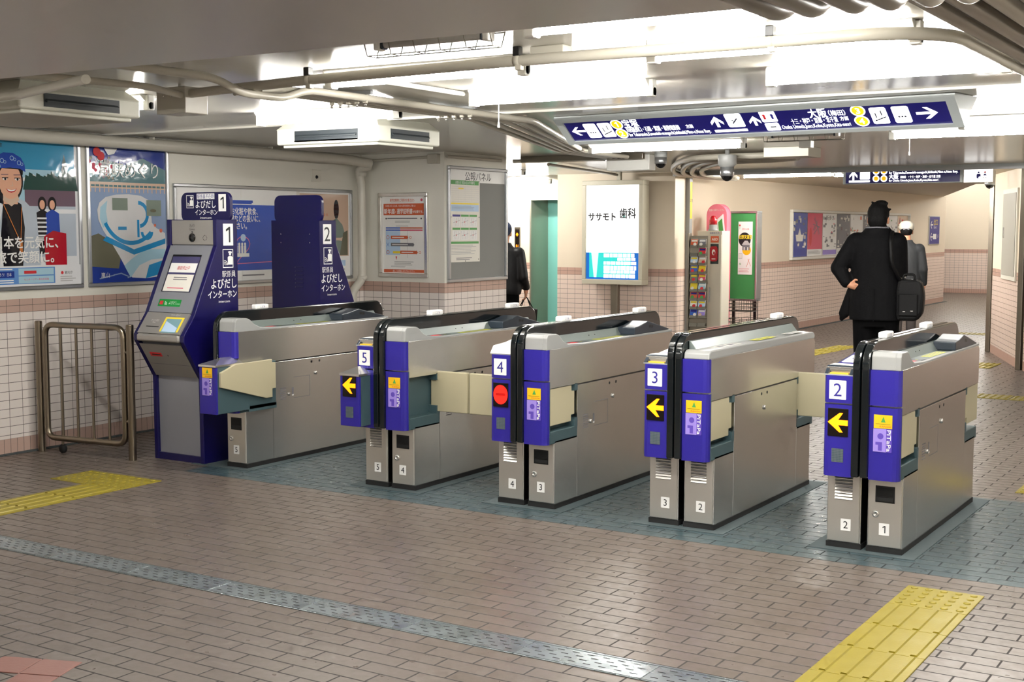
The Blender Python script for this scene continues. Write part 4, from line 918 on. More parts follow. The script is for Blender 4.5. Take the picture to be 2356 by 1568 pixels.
# ------------------------------------------------------------------ passage: elevator call panel, lightbox, racks, cabinet, boards
root = thing('call_indicator', 'steel elevator call panel with orange lit arrow on the hall wall', 'elevator panel', (-6.0, EY, 0))
m = MB(); m.box(-.045, .045, -.014, -.001, 1.02, 1.52, 'dull_steel', .003); obj('plate', m, root)
m = MB(); m.box(-.03, .03, -.018, -.014, 1.22, 1.49, 'led_black'); q = Panel(m, (0, -.0182, 0), (1, 0, 0), (0, 0, 1), 1, 1, .0008); q.arrow(0, 1.42, .05, 'led_orange', 1, PI / 2, .3); q.text('B1', 0, 1.26, .032, 'led_orange', 1, fit=True); obj('display', m, root)
root = thing('hall_switch', 'small white switch plate on the elevator hall wall', 'switch', (-6.16, EY, 1.30)); m = MB(); m.box(-.045, .045, -.01, -.001, -.06, .06, 'off_white', .003); obj('plate', m, root)
root = thing('lightbox', 'tall lit white and blue advertising lightbox on a brown post', 'lightbox', (-3.49, 7.70, 0))
m = MB(); W = .40
for (x0, x1, z0, z1) in ((-W, W, .845, .905), (-W, W, 2.01, 2.065), (-W, -W + .05, .905, 2.01), (W - .05, W, .905, 2.01)): m.box(x0, x1, -.03, .14, z0, z1, 'lightbox_frame', .006)
m.box(-W + .02, W - .02, .08, .14, .86, 2.04, 'lightbox_frame'); obj('frame', m, root)
m = MB(); q = Panel(m, (-W + .05, -.01, .905), (1, 0, 0), (0, 0, 1), 2 * W - .10, 1.105, .0008); q.rect(0, 0, 1, 1, 'lightbox_white', 0); q.rect(0, 0, 1, .285, 'lightbox_blue', 1)
q.rect(.06, .02, .85, .285, 'lightbox_teal', 2); q.poly([(.10, .285), (.24, .285), (.20, .02), (.15, .02)], 'lightbox_mint', 3)
for y0, y1, x0 in ((.235, .275, .34), (.20, .23, .60), (.155, .19, .34), (.10, .145, .34), (.065, .095, .34), (.015, .055, .34)):
    x = x0
    while x < .92:
        w = random.uniform(.04, .12); q.rect(x, y0, min(x + w, .95), y1, 'lightbox_white', 4); x += w + .012
q.text('ササモト', .30, .665, .105, 'ink', 3, w=.36, bold=.04); q.text('歯科', .785, .70, .13, 'ink', 3, w=.21, bold=.022); q.disc(.715, .665, .018, 'elevator_teal', 3, 5); q.line(.70, .385, .83, .385, .004, 'ink_lightgrey', 2)
obj('face', m, root)
m = MB(); m.box(-.045, .045, .04, .10, 0, .85, 'dull_steel', .004); obj('post', m, root)
m = MB(); m.box(.02, .07, .05, .09, 2.06, 2.16, 'lightbox_frame', .003); obj('bracket', m, root)
# leaflet rack with leaflets
RX, RY = -2.54, 8.02
rk = thing('leaflet_rack', 'grey wire leaflet rack with two columns of pockets beside the AED cabinet', 'leaflet rack', (RX, RY, 0), .12)
m = MB(); m.box(-.125, -.108, -.02, .10, .0, 1.45, 'dull_steel', .004); m.box(-.108, .10, .05, .06, .30, 1.42, 'dull_steel'); m.box(-.13, .11, -.05, .14, 0, .03, 'dull_steel', .004); obj('frame', m, rk)
cols = ['ink_orange', 'ink_grey', 'ink_red', 'ink_lightblue', 'poster_peach', 'ink_blue', 'sticker_yellow', 'poster_sage', 'ink_pink', 'ink_yellow', 'poster_pale', 'ink_orange', 'ink_red', 'paper', 'ink_lightblue', 'ink_blue', 'sticker_lilac', 'poster_orange']
ci = 0; rows = [1.33 - i * .102 for i in range(10)]
ordn = ['top', 'second', 'third', 'fourth', 'fifth', 'sixth', 'seventh', 'eighth', 'ninth', 'bottom']
cn = {'ink_orange': 'orange', 'ink_grey': 'dark grey', 'ink_red': 'red', 'ink_lightblue': 'pale blue', 'poster_peach': 'peach', 'ink_blue': 'blue', 'sticker_yellow': 'golden', 'poster_sage': 'sage green', 'ink_pink': 'pink', 'ink_yellow': 'yellow', 'poster_pale': 'light blue', 'paper': 'cream', 'sticker_lilac': 'lilac', 'poster_orange': 'brown orange'}
for r, z in enumerate(rows):
    for c, x in enumerate((-.048, .050)):
        m = MB(); ty = .02 - .02
        m.prism([(-.03, z - .045), (-.026, z - .045), (-.006, z - .005), (-.010, z - .005)], 'x', x - .046, x + .046, 'wire_grey'); m.box(x - .046, x + .046, -.03, .05, z - .048, z - .044, 'wire_grey'); obj('pocket', m, rk)
        if (r == 1 and c == 0) or r == 9: continue
        m = MB(); k = cols[ci % len(cols)]; ci += 1
        pts = [(-.024, -.042), (-.018, -.042), (.018, .052), (.012, .052)]
        m.prism(pts, 'x', -.043, .043, 'paper')
        Vv = V3((0, .036, .094)).normalized(); q = Panel(m, (-.043, -.0245, -.042), (1, 0, 0), Vv, .086, .10, .0008)
        q.rect(.02, .02, .98, .98, k, 1); q.rect(.1, .68, .9, .90, random.choice(['paper', 'white_print', 'ink_yellow', 'ink_navy']), 2); q.disc(.5 + random.uniform(-.2, .2), .36, .02, random.choice(['paper', 'ink_red', 'poster_peach', 'ink_green']), 2, 10)
        o = obj('leaflet', m, None, (RX + x * math.cos(.12), RY + x * math.sin(.12), z), rot=.12)
        tag(o, 'leaflet with %s cover in the rack, %s row, %s column' % (cn[k], ordn[r], ('left', 'right')[c]), 'leaflet', 'leaflets in the wire rack')
# AED cabinet
root = thing('aed_cabinet', 'tall cream AED cabinet with a small window in its door', 'cabinet', (-2.55, 8.62, 0))
m = MB(); m.box(-.27, .05, .0, .24, .02, 1.475, 'aed_cream', .004); m.box(-.27, .05, .02, .24, 0, .02, 'rubber'); obj('body', m, root)
m = MB()
for (x0, x1, z0, z1) in ((-.13, .045, .05, 1.08), (-.13, -.095, 1.08, 1.32), (.012, .045, 1.08, 1.32), (-.13, .045, 1.32, 1.43)): m.box(x0, x1, -.012, -.001, z0, z1, 'aed_cream')
q = Panel(m, (-.13, -.0122, 0), (1, 0, 0), (0, 0, 1), .175, 1, .0008); q.rect(.22, 1.335, .82, 1.415, 'ink_orange'); q.text('AED', .52, 1.375, .045, 'white_print', 2, w=.075, bold=.02); dr = obj('door', m, root)
m = MB(); q = Panel(m, (-.27, -.0006, 0), (1, 0, 0), (0, 0, 1), .32, 1, .0008); q.text('自動体外式', .70, 1.45, .024, 'ink_navy', 1, w=.12); obj('title', m, root)
m = MB(); m.box(-.10, .02, -.004, -.001, 1.07, 1.33, 'elevator_glass'); obj('window', m, dr)
m = MB(); m.box(-.105, -.092, -.03, -.012, .62, .80, 'alu', .004); obj('handle', m, dr)
m = MB(); m.prism(rpoly(-.05, -.09, .05, .09, .03), 'y', -.016, -.006, 'aed_red', .002); q = Panel(m, (0, -.0162, 0), (1, 0, 0), (0, 0, 1), 1, 1, .0008); q.disc(0, .02, .022, 'white_print', 1, 18, .035); q.disc(.006, .01, .012, 'aed_red', 2, 14, .02); q.rect(-.025, -.065, .025, -.055, 'white_print')
tag(obj('aed_case', m, None, (-2.60, 8.62, 1.20)), 'red defibrillator case seen through the cabinet window', 'defibrillator')
root = thing('warning_lamp', 'red beacon lamp standing on top of the AED cabinet', 'lamp', (-2.66, 8.72, 1.475))
m = MB(); m.lathe([(.06, 0), (.06, .02), (.048, .022), (.048, .075)], (0, 0, 0), 'cap_grey', 18); obj('base', m, root)
m = MB(); m.lathe([(.046, .075), (.048, .12), (.042, .155), (.026, .178), (.004, .184)], (0, 0, 0), 'lamp_red', 18); obj('dome', m, root)
# pink stand
root = thing('pink_stand', 'pink cardboard display stand with rounded top behind the AED cabinet', 'display stand', (-2.745, 9.02, 0))
m = MB(); arch = [(.135, .02), (.135, 1.67)] + [(.135 * math.cos(a), 1.67 + .135 * math.sin(a)) for a in [PI * k / 12 for k in range(1, 12)]] + [(-.135, 1.67), (-.135, .02)]
m.prism(arch, 'y', .0, .10, 'pink_stand', .004); m.prism([(x * .97, z) for x, z in arch], 'y', .10, .14, 'pink_deep'); q = Panel(m, (0, -.0006, 0), (1, 0, 0), (0, 0, 1), 1, 1, .0008); q.text('自由にお取りください', .0, 1.73, .03, 'white_print', 1, w=.20); q.rect(-.13, .9, .13, 1.15, 'white_print'); q.rect(-.13, .55, .13, .7, 'ink_pink'); obj('back_board', m, root)
m = MB(); m.box(-.12, .12, -.06, .0, .3, .5, 'pink_stand', .004); obj('tray', m, root)
m = MB(); m.prism([(-.08, 1.56), (.06, 1.68), (.10, 1.34), (-.06, 1.34)], 'y', -.02, -.008, 'paper_white'); q = Panel(m, (0, -.0205, 0), (1, 0, 0), (0, 0, 1), 1, 1, .0008); q.poly([(.0, 1.58), (.05, 1.63), (.08, 1.38), (.02, 1.38)], 'ink_green'); q.bars(-.05, 1.37, .0, 1.5, 4, 'ink_pink'); tag(obj('leaflet_card', m, None, (-2.715, 9.02, 0)), 'slanted white card with green stripe in front of the pink stand', 'card')
# green notice board on legs
root = thing('green_board', 'green pin board on black legs standing beside the AED cabinet', 'notice board', (-2.55, 9.42, 0), -.12)
m = MB(); 
for (x0, x1, z0, z1) in ((-.20, .20, .60, .625), (-.20, .20, 1.695, 1.72), (-.20, -.175, .625, 1.695), (.175, .20, .625, 1.695)): m.box(x0, x1, -.02, .10, z0, z1, 'alu', .003)
m.box(-.19, .19, .08, .10, .61, 1.71, 'black'); obj('frame', m, root)
m = MB(); m.box(-.176, .176, -.008, .08, .624, 1.696, 'green_board'); obj('panel', m, root)
for x in (-.15, .15):
    m = MB(); m.box(x - .015, x + .015, .03, .06, 0, .61, 'black'); m.box(x - .015, x + .015, -.15, .2, 0, .02, 'black'); obj('leg', m, root)
m = MB(); q = Panel(m, (-.09, 0, 0), (1, 0, 0), (0, 0, 1), .20, .66, .0008); q.rect(0, 0, 1, 1, 'paper_white', 0); q.disc(.45, .66, .085, 'ink', 1, 28, .09); q.disc(.6, .46, .06, 'sticker_yellow', 1); q.rect(.30, .46, .82, .56, 'ink_grey', 2); q.poly([(.25, .56), (.87, .56), (.66, .64), (.46, .64)], 'ink_lightgrey', 2); q.rect(.40, .46, .47, .52, 'paper', 3); q.rect(.65, .46, .72, .52, 'paper', 3)
q.text('北野天満宮', .5, .71, .055, 'ink_yellow', 3, w=.185, bold=.025); q.disc(.10, .93, .012, 'ink_red', 1); q.rect(.09, .86, .11, .92, 'ink_green', 1); q.text('天神さんの梅', .5, .86, .025, 'ink_red', 1, w=.10); q.rect(.04, .30, .30, .40, 'ink_lightgrey', 1); q.rect(.06, .31, .28, .39, 'paper', 2); q.text('梅', .15, .20, .03, 'ink_green', 1); q.line(.6, .14, .8, .3, .004, 'ink_orange', 1); q.line(.7, .3, .9, .16, .004, 'ink_orange', 1); q.bars(.06, .04, .9, .12, 3, 'ink_pink', 1, .25)
o = obj('event_poster', m, None, (-2.53, 9.405, .93), rot=-.12); tag(o, 'tall white event poster with black disc pinned on the green board', 'poster')
# wire basket stand
root = thing('wire_basket', 'brown wire basket stand in front of the green board', 'wire basket', (-2.34, 9.02, 0))
m = MB()
def basket(z0, z1, x0, x1, y0, y1, nz):
    b = MB()
    for k in range(nz + 1):
        z = z0 + (z1 - z0) * k / nz; b.tube([(x0, y0, z), (x1, y0, z), (x1, y1, z), (x0, y1, z), (x0, y0, z)], .004, 'wire', 5)
    for k in range(6):
        x = x0 + (x1 - x0) * k / 5; b.tube([(x, y0, z1), (x, y0, z0), (x, y1, z0), (x, y1, z1)], .003, 'wire', 5)
    for k in range(1, 4):
        y = y0 + (y1 - y0) * k / 4; b.tube([(x0, y, z1), (x0, y, z0), (x1, y, z0), (x1, y, z1)], .003, 'wire', 5)
    return b
obj('upper_basket', basket(.50, .63, -.20, .10, -.1, .12, 3), root); obj('lower_basket', basket(.28, .41, -.20, .24, -.14, .14, 3), root)
for x, y in ((-.20, -.1), (.10, -.1), (-.20, .12), (.10, .12)):
    b = MB(); b.tube([(x, y, 0), (x, y, .63)], .005, 'wire', 6); obj('leg', b, root)
# vertical duct with yellow label on the pillar side
m = MB(); m.box(-2.81, -2.76, 8.25, 8.33, 0, 2.12, 'cap_grey', .004); q = Panel(m, (-2.7595, 8.26, 1.62), (0, 1, 0), (0, 0, 1), .06, .43, .0008); q.rect(0, 0, 1, 1, 'tape_yellow'); q.text('注意', .5, .5, .04, 'ink', 2)
tag(obj('cable_duct', m), 'vertical steel cable duct with yellow warning strip on the pillar edge', 'cable duct')
# posters along the corridor wall
root = frame_on('poster_case', 'long white framed case holding a row of travel posters on the corridor wall', 'poster case', (-3.08, 12.50, 1.04), (0, 1, 0), 6.35, .745, 'off_white', .04, .05)
sch = [('poster_blue', 'paper', 'cap_grey'), ('ink_pink', 'ink_red', 'paper_white'), ('paper_white', 'ink_grey', 'ink_pink'), ('ink_grey', 'poster_roof', 'paper'), ('paper_white', 'ink_orange', 'poster_sage'), ('ink_grey', 'poster_sage', 'ink_lightgrey'), ('ink_lightblue', 'ink_orange', 'ink_blue'), ('paper_white', 'ink_yellow', 'ink_green'), ('poster_peach', 'ink_red', 'paper')]
for k, (a, b, c) in enumerate(sch):
    m = MB(); w = 6.25 / 9; q = Panel(m, (.05 + k * w, -.012, .045), (1, 0, 0), (0, 0, 1), w - .015, .655, .0015); q.rect(0, 0, 1, 1, 'paper_white', 0); q.rect(0, .16 if k != 0 else 0, 1, 1, a, 1)
    rd = random.Random(k)
    if k == 1:
        q.disc(.20, .45, .06, 'ink_red', 2, 18, .14)
        for z in range(9): q.line(.35 + .5 * rd.random(), .5 + .45 * rd.random(), .35 + .5 * rd.random(), .5 + .45 * rd.random(), .012, 'ink_grey', 2)
    else:
        for z in range(26):
            x, y = rd.random() * .85, .18 + rd.random() * .72; q.rect(x, y, x + .04 + .12 * rd.random(), y + .02 + .07 * rd.random(), rd.choice([b, c, 'ink_lightgrey', 'paper', 'ink_grey']), 2)
    if k == 0:
        q.poly([(.3, .35), (.7, .35), (.75, .5), (.25, .5)], 'paper', 3); q.poly([(.4, .5), (.6, .5), (.5, .66)], 'paper', 3)
    if k == 2: q.text('街歩き', .5, .9, .08, 'ink', 3, w=.4); q.rect(.02, .02, .98, .13, 'sticker_lilac', 3)
    if k in (1, 3, 4): q.bars(.05, .04, .9, .13, 3, 'ink_lightgrey', 3)
    obj('poster', m, root)
root = thing('exit_sign', 'narrow navy direction sign on the far corridor wall', 'sign', (-3.08, 20.33, 1.19), PI / 2)
m = MB(); m.box(0, .80, -.02, -.001, 0, .57, 'alu', .004); obj('frame', m, root)
m = MB(); q = Panel(m, (.02, -.0205, .015), (1, 0, 0), (0, 0, 1), .76, .54, .0015); q.rect(0, 0, 1, 1, 'ink_navy', 0); q.arrow(.2, .70, .20, 'white_print', 1, PI, .14); q.text('出口', .60, .80, .13, 'ink_yellow', 1, w=.30); q.text('Exit', .55, .62, .08, 'white_print', 1, w=.2); q.arrow(.2, .26, .20, 'white_print', 1, PI, .14); q.rect(.35, .17, .68, .37, 'white_print', 1); q.text('1F', .85, .28, .10, 'white_print', 1); obj('face', m, root)

# ------------------------------------------------------------------ ceiling: fluorescent lamps
def lamp(x0, x1, y, label, z=2.105, group='lit fluorescent tube lamps on the ceiling', cord=None, top=ZC):
    root = thing('fluorescent_lamp', label, 'ceiling lamp', ((x0 + x1) / 2, y, top), 0, group); h = (x1 - x0) / 2; zz = z - top
    m = MB(); m.prism([(-.055, 0), (.055, 0), (.055, -.006), (.022, zz + .021), (-.022, zz + .021), (-.055, -.006)], 'x', -h, h, 'lamp_body', .002); obj('reflector', m, root)
    m = MB(); m.tube([(-h + .02, 0, zz), (h - .02, 0, zz)], .0155, 'tube_glow', 12); obj('tube', m, root)
    for s in (-1, 1):
        m = MB(); a, b = sorted((s * (h - .022), s * (h + .018))); m.box(a, b, -.022, .022, zz - .022, 0, 'lamp_body', .006); m.lathe([(.019, a), (.021, (a + b) / 2), (.019, b)], (0, 0, zz), 'lamp_body', 12, 'x'); obj('socket', m, root)
    if cord is not None:
        m = MB(); m.tube([(cord, 0, zz), (cord, 0, zz - .10)], .0022, 'cord_white', 6); m.lathe([(.003, zz - .10), (.007, zz - .125), (.003, zz - .127)], (cord, 0, 0), 'cord_white', 8); obj('pull_cord', m, root)
lamp(.066, 1.02, -1.64, 'lit tube lamp just behind the big ceiling pipe, left of its joint clamp')
lamp(1.595, 2.52, -1.70, 'lit tube lamp just behind the big ceiling pipe, right of its joint clamp')
lamp(.14, 1.084, -.67, 'lit tube lamp with pull cord above the gate numbered 4', cord=-.33)
lamp(1.68, 2.608, -.77, 'lit tube lamp nearest the pipe corner, above the right end of the long navy sign')
lamp(1.55, 2.34, -2.46, 'lit tube lamp tucked along the edge of the low front ceiling beam')
lamp(-1.574, -.589, -.31, 'lit tube lamp above the square air conditioner by the left wall')
lamp(-2.32, -1.34, -1.36, 'lit tube lamp behind the air conditioner at the left photo edge')
lamp(-4.95, -4.05, 6.6, 'tube lamp added over the passage to brighten the corridor wall by the elevator hall', 2.12)  # added lamp, placed to light the front of the corridor wall
lamp(-1.27, .0, 3.09, 'lit tube lamp beneath the left half of the long navy sign')
lamp(1.19, 2.3, 2.71, 'lit tube lamp with pull cord beneath the right end of the long navy sign', cord=-.44)
lamp(1.795, 2.62, 2.03, 'lit tube lamp right of the long navy sign, the upper of two')
lamp(-2.3, -1.2, 8.75, 'lit tube lamp behind the shutter track, left of the far navy sign', 2.12)
lamp(-6.4, -5.2, 9.15, 'bright tube lamp at the ceiling of the elevator hall', 2.12); lamp(-6.4, -5.2, 7.2, 'tube lamp in the elevator hall, hidden behind the notice board pillar', 2.12)
for k, (x, y) in enumerate([(-1.8, -5.6), (2.0, -6.6), (2.9, -3.9)]):
    lamp(x, x + 1.0, y, 'tube lamp on the low ceiling behind the viewpoint', 2.005, 'lamps behind the viewpoint', top=2.06)
for k, (x, y) in enumerate([(3.3, .2), (3.3, 3.6), (3.3, -1.8)]):
    lamp(x, x + .9, y, 'tube lamp on the main ceiling outside the photo', 2.105, 'lamps outside the photo')
for k, (x, y, t) in enumerate([(-.9, 14.9, 2.9), (-.9, 17.5, 2.9), (.3, 19.5, 2.9), (-1.0, 8.5, 'd'), (-1.35, 9.3, 'd'), (-1.4, 9.95, 'd'), (-1.5, 10.6, 'd'), (-4.2, 24.2, 2.9), (-2.6, 22.6, 2.9), (-2.6, 19.5, 2.9), (-1.6, 23.6, 2.9), (1.0, 15.0, 2.9)]):  # unseen lamps added to brighten the corridor and end walls
    if t == 'd': lamp(x, x + .9, y, 'tube lamp added to brighten the far corridor wall, hidden behind the far navy sign', 2.135, 'added lamps in the far corridor'); continue
    lamp(x, x + 1.1, y, 'unseen tube lamp added to brighten the far corridor', t - .05, 'added lamps in the far corridor', top=t) if t != ZC else lamp(x, x + .9, 10.9, 'unseen tube lamp added to brighten the far corridor', 2.12, 'added lamps in the far corridor')

def caged(x0, x1, y, label, box):
    root = thing('caged_lamp', label, 'lamp', ((x0 + x1) / 2, y, ZC), 0, 'unlit caged emergency lamps'); h = (x1 - x0) / 2
    m = MB(); m.box(-h, h, -.025, .025, -.035, 0, 'ac_grille', .003); obj('body', m, root)
    m = MB(); m.tube([(-h + .03, 0, -.06), (h - .03, 0, -.06)], .014, 'tube_off', 12); obj('tube', m, root)
    for s in (-1, 1):
        m = MB(); m.box(s * (h - .012) - .012, s * (h - .012) + .012, -.02, .02, -.08, -.03, 'lamp_body', .005); m.box(s * (h - .03) - .006, s * (h - .03) + .006, -.016, .016, -.077, -.043, 'hood_dark', .004); obj('socket', m, root)
    m = MB()
    for yy, zz in ((-.045, -.05), (.045, -.05), (-.025, -.098), (.025, -.098)): m.tube([(-h - .02, yy, zz), (h + .02, yy, zz)], .0022, 'wire_grey', 5)
    for k in range(6):
        x = -h - .02 + (2 * h + .04) * k / 5; m.tube([(x, -.045, -.01), (x, -.045, -.05), (x, -.025, -.098), (x, .025, -.098), (x, .045, -.05), (x, .045, -.01)], .0022, 'wire_grey', 5)
    obj('wire_cage', m, root)
    if box: m = MB(); m.box(-.02, .06, -.03, .03, -.145, -.10, 'lamp_body', .004); obj('battery_box', m, root)
caged(.98, 1.43, -2.5, 'unlit caged tube lamp at the edge of the low front beam', False); caged(.55, 1.02, 2.15, 'unlit caged tube lamp with white box below the long navy sign', True)

# ------------------------------------------------------------------ air conditioners
def aircon(x0, x1, y0, y1, label, zb=2.015, zt=2.118):
    root = thing('air_conditioner', label, 'air conditioner', ((x0 + x1) / 2, (y0 + y1) / 2, ZC), 0, 'square ceiling air conditioners')
    a, b = (x1 - x0) / 2, (y1 - y0) / 2; z0, z1 = zb - ZC, zt - ZC
    m = MB(); m.box(-a, a, -b, b, z0, z1, 'ac_white', .012, 3)
    m.add([(-a, -b, z1 - .01), (a, -b, z1 - .01), (a, b, z1 - .01), (-a, b, z1 - .01), (-a + .05, -b + .05, 0), (a - .05, -b + .05, 0), (a - .05, b - .05, 0), (-a + .05, b - .05, 0)], [(0, 1, 5, 4), (1, 2, 6, 5), (2, 3, 7, 6), (3, 0, 4, 7)], 'ac_white'); obj('casing', m, root)
    m = MB(); m.box(-a + .03, a - .03, -b + .03, b - .03, z0 - .018, z0 + .002, 'ac_white', .006)
    m.add([(-a + .03, -b + .03, z0 - .017), (a - .03, -b + .03, z0 - .017), (a - .03, b - .03, z0 - .017), (-a + .03, b - .03, z0 - .017), (-a * .55, -b * .55, z0 - .028), (a * .55, -b * .55, z0 - .028), (a * .55, b * .55, z0 - .028), (-a * .55, b * .55, z0 - .028)], [(1, 0, 4, 5), (2, 1, 5, 6), (3, 2, 6, 7), (0, 3, 7, 4), (7, 6, 5, 4)], 'ac_grille'); obj('intake_panel', m, root)
    zc = (z0 + z1) / 2
    for (ax, sgn) in (('y', -1), ('x', 1), ('y', 1), ('x', -1)):
        m = MB(); L = (a if ax == 'y' else b) * .62
        if ax == 'y':
            f = sgn * b; m.box(-L, L, f - .003, f + .003, zc - .03, zc + .03, 'ac_dark'); m.prism([(f + sgn * .003, zc - .004), (f + sgn * .014, zc - .010), (f + sgn * .014, zc - .004), (f + sgn * .003, zc + .006)], 'x', -L + .01, L - .01, 'ac_dark')
            m.box(-L, L, f - .006, f + sgn * .006, zc - .036, zc - .028, 'ac_white')
        else:
            f = sgn * a; m.box(f - .003, f + .003, -L, L, zc - .03, zc + .03, 'ac_dark'); m.prism([(f + sgn * .003, zc - .004), (f + sgn * .014, zc - .010), (f + sgn * .014, zc - .004), (f + sgn * .003, zc + .006)], 'y', -L + .01, L - .01, 'ac_dark')
        obj('air_outlet', m, root)
    for x in (-a * .7, a * .7):
        m = MB(); m.tube([(x, -b * .7, z1 - .02), (x, -b * .7, 0)], .005, 'pipe_paint', 6); m.tube([(x, b * .7, z1 - .02), (x, b * .7, 0)], .005, 'pipe_paint', 6); obj('hanger', m, root)
aircon(-1.935, -1.133, .217, .85, 'white square air conditioner hanging above the two blue kiosks'); aircon(-2.06, -1.263, -2.18, -1.484, 'white square air conditioner at the left photo edge above the posters', 2.03, 2.12)

# ------------------------------------------------------------------ ceiling pipes
def pipe(name, pts, r, mm, label, cat, group=None, rad=.08, n=12):
    m = MB(); m.tube(fillet(pts, rad), r, mm, n); o = obj(name, m); return tag(o, label, cat, group)
p1 = pipe('ceiling_pipe', [(-.745, -1.651, 2.11), (.089, -1.782, 2.11), (1.142, -1.85, 2.11), (2.47, -1.815, 2.11), (2.632, -1.66, 2.11), (2.63, 7.6, 2.11)], .0205, 'conduit_paint', 'big cream pipe crossing the ceiling and turning a corner at the right', 'pipe', rad=.16)
for x, y in ((.06, -1.78), (1.12, -1.849), (2.08, -1.826)):
    m = MB(); m.box(x - .014, x + .014, y - .014, y + .014, 2.127, ZC, 'black', .002); m.lathe([(.020, x - .012), (.022, x), (.020, x + .012)], (0, y, 2.11), 'conduit_paint', 12, 'x'); m.box(x - .006, x + .02, y - .012, y + .012, 2.075, 2.095, 'conduit_paint', .003); obj('clamp', m, p1)
m = MB(); m.box(1.16, 1.30, -1.83, -1.76, 2.12, ZC, 'conduit_paint', .004); tag(obj('joint_box', m), 'small cream joint box on the ceiling beside the big pipe clamp', 'joint box')
m = MB(); m.box(-.93, -.745, -1.69, -1.55, 2.02, 2.14, 'conduit_paint', .004)
for k in range(3): m.lathe([(.006, -1.694), (.004, -1.696)], (-.88 + k * .05, 0, 2.10), 'chrome', 8, 'y')
m.box(-.85, -.83, -1.63, -1.61, 2.14, ZC, 'chrome'); tag(obj('junction_box', m), 'large cream junction box where the big pipe ends at the left', 'junction box')
cname = ['nearest', 'second', 'third', 'fourth', 'outermost']
for k in range(5):
    x = -.30 - k * .052; z = 2.125
    pts = [(x, -2.74, z + .0), (x, -1.95, z), (x + .0, -1.80, 2.075), (x, -1.52, 2.075), (x, -1.38, z), (x, .42 + .10 * (4 - k) - .2, z), (x - 1.12, 3.22 - .02 * k, z), (x - 1.22, 3.6, z), (x - 1.27, 4.3, z)] if k in (0,) else [(x, -1.45, z), (x, .42 + .10 * (4 - k) - .2, z), (x - 1.12, 3.22 - .02 * k, z), (x - 1.22, 3.6, z), (x - 1.27, 4.3, z)]
    if k: pts = [(x - .02, -1.60, z - .02)] + pts
    o = pipe('conduit', pts, .0175 if k < 1 else .0135, 'conduit_paint', 'cream conduit in the bent bundle across the ceiling, %s to the lamps' % cname[k] if k < 4 else 'cream conduit in the bent bundle across the ceiling, outermost toward the left wall', 'conduit', 'conduits bent across the ceiling', .10, 10)
    for y in (-.95, -.05):
        m = MB(); m.box(x - .012, x + .012, y - .006, y + .006, 2.10, ZC, 'conduit_paint', .002); m.lathe([(.005, 2.085), (.007, 2.10)], (x, y, 0), 'chrome', 8); obj('clip', m, o)
for y in (-.95, -.05): 
    m = MB(); m.box(-.56, -.26, y - .01, y + .01, 2.14, ZC, 'alu', .002); tag(obj('conduit_rail', m), 'short steel rail clamping the conduit bundle, %s' % ('nearer the low beam' if y < -.5 else 'farther from the low beam'), 'rail')
LOOPS = [[(-.15, 4.42), (-.38, 4.56), (-.80, 4.57), (-1.25, 4.84), (-2.02, 6.20), (-2.66, 7.76), (-2.74, 9.0), (-2.6, 9.30)],
         [(-.20, 4.62), (-.45, 4.79), (-.88, 4.82), (-1.32, 5.16), (-2.01, 6.43), (-2.60, 7.82), (-2.66, 8.86), (-2.5, 9.11)],
         [(-.25, 4.83), (-.52, 5.01), (-.96, 5.08), (-1.39, 5.52), (-2.01, 6.66), (-2.53, 7.88), (-2.58, 8.65), (-2.42, 8.86)],
         [(-.30, 5.06), (-.59, 5.28), (-1.06, 5.42), (-1.46, 5.90), (-2.01, 6.89), (-2.43, 7.93), (-2.48, 8.45), (-2.35, 8.62)]]
def spline(P, z, n=6):
    P = [V3((x, y, z)) for x, y in P]; P = [P[0] * 2 - P[1]] + P + [P[-1] * 2 - P[-2]]; out = []
    for i in range(1, len(P) - 2):
        for k in range(n):
            t = k / n; out.append(.5 * (2 * P[i] + (P[i + 1] - P[i - 1]) * t + (2 * P[i - 1] - 5 * P[i] + 4 * P[i + 1] - P[i + 2]) * t * t + (3 * P[i] - P[i - 1] - 3 * P[i + 1] + P[i + 2]) * t ** 3))
    return out + [P[-2]]
for k, L in enumerate(LOOPS):
    m = MB(); m.tube(spline(L, 2.118), .026, 'conduit_paint', 10); tag(obj('conduit', m), 'cream conduit in the hairpin loop near the ceiling cameras, %s from outside' % nth[k], 'conduit', 'conduits looped near the corridor mouth')
m = MB(); m.box(-.28, .10, 4.2, 4.5, 2.08, ZC, 'conduit_paint', .004); tag(obj('pull_box', m), 'flat cream pull box where the looped conduits meet the ceiling', 'joint box')
xs = [2.50, 2.585, 2.69, 2.775, 2.865, 2.95]
for k, x in enumerate(xs):
    pipe('ceiling_pipe', [(x, -6.5, 2.028), (x, -2.84, 2.028), (x, -2.70, 2.128), (x, 7.6 if k != 0 else -2.3, 2.128)] if k > 1 else [(x, -6.5, 2.028), (x, -2.84, 2.028), (x + .02, -2.70, 2.125), (x + .25, -2.66, 2.128)], .027, 'dark_pipe' if k < 4 else 'conduit_paint', 'thick grey pipe bending over the beam edge at upper right, %s from the left' % nth[k], 'pipe', 'thick pipes at the upper right', .06, 14)
pipe('conduit', [(-1.9, -2.50, 2.02), (-1.03, -2.40, 2.05), (-.98, -2.40, 2.05), (-.70, -2.50, 2.05), (-.20, -2.70, 2.04)], .018, 'conduit_paint', 'curved cream conduit dipping below the beam edge at upper left', 'conduit', rad=.2)
pipe('conduit', [(-.70, -2.60, 2.10), (-.62, -2.03, 2.10), (-.80, -1.62, 2.10)], .015, 'conduit_paint', 'cream conduit leading from the beam to the junction box', 'conduit')
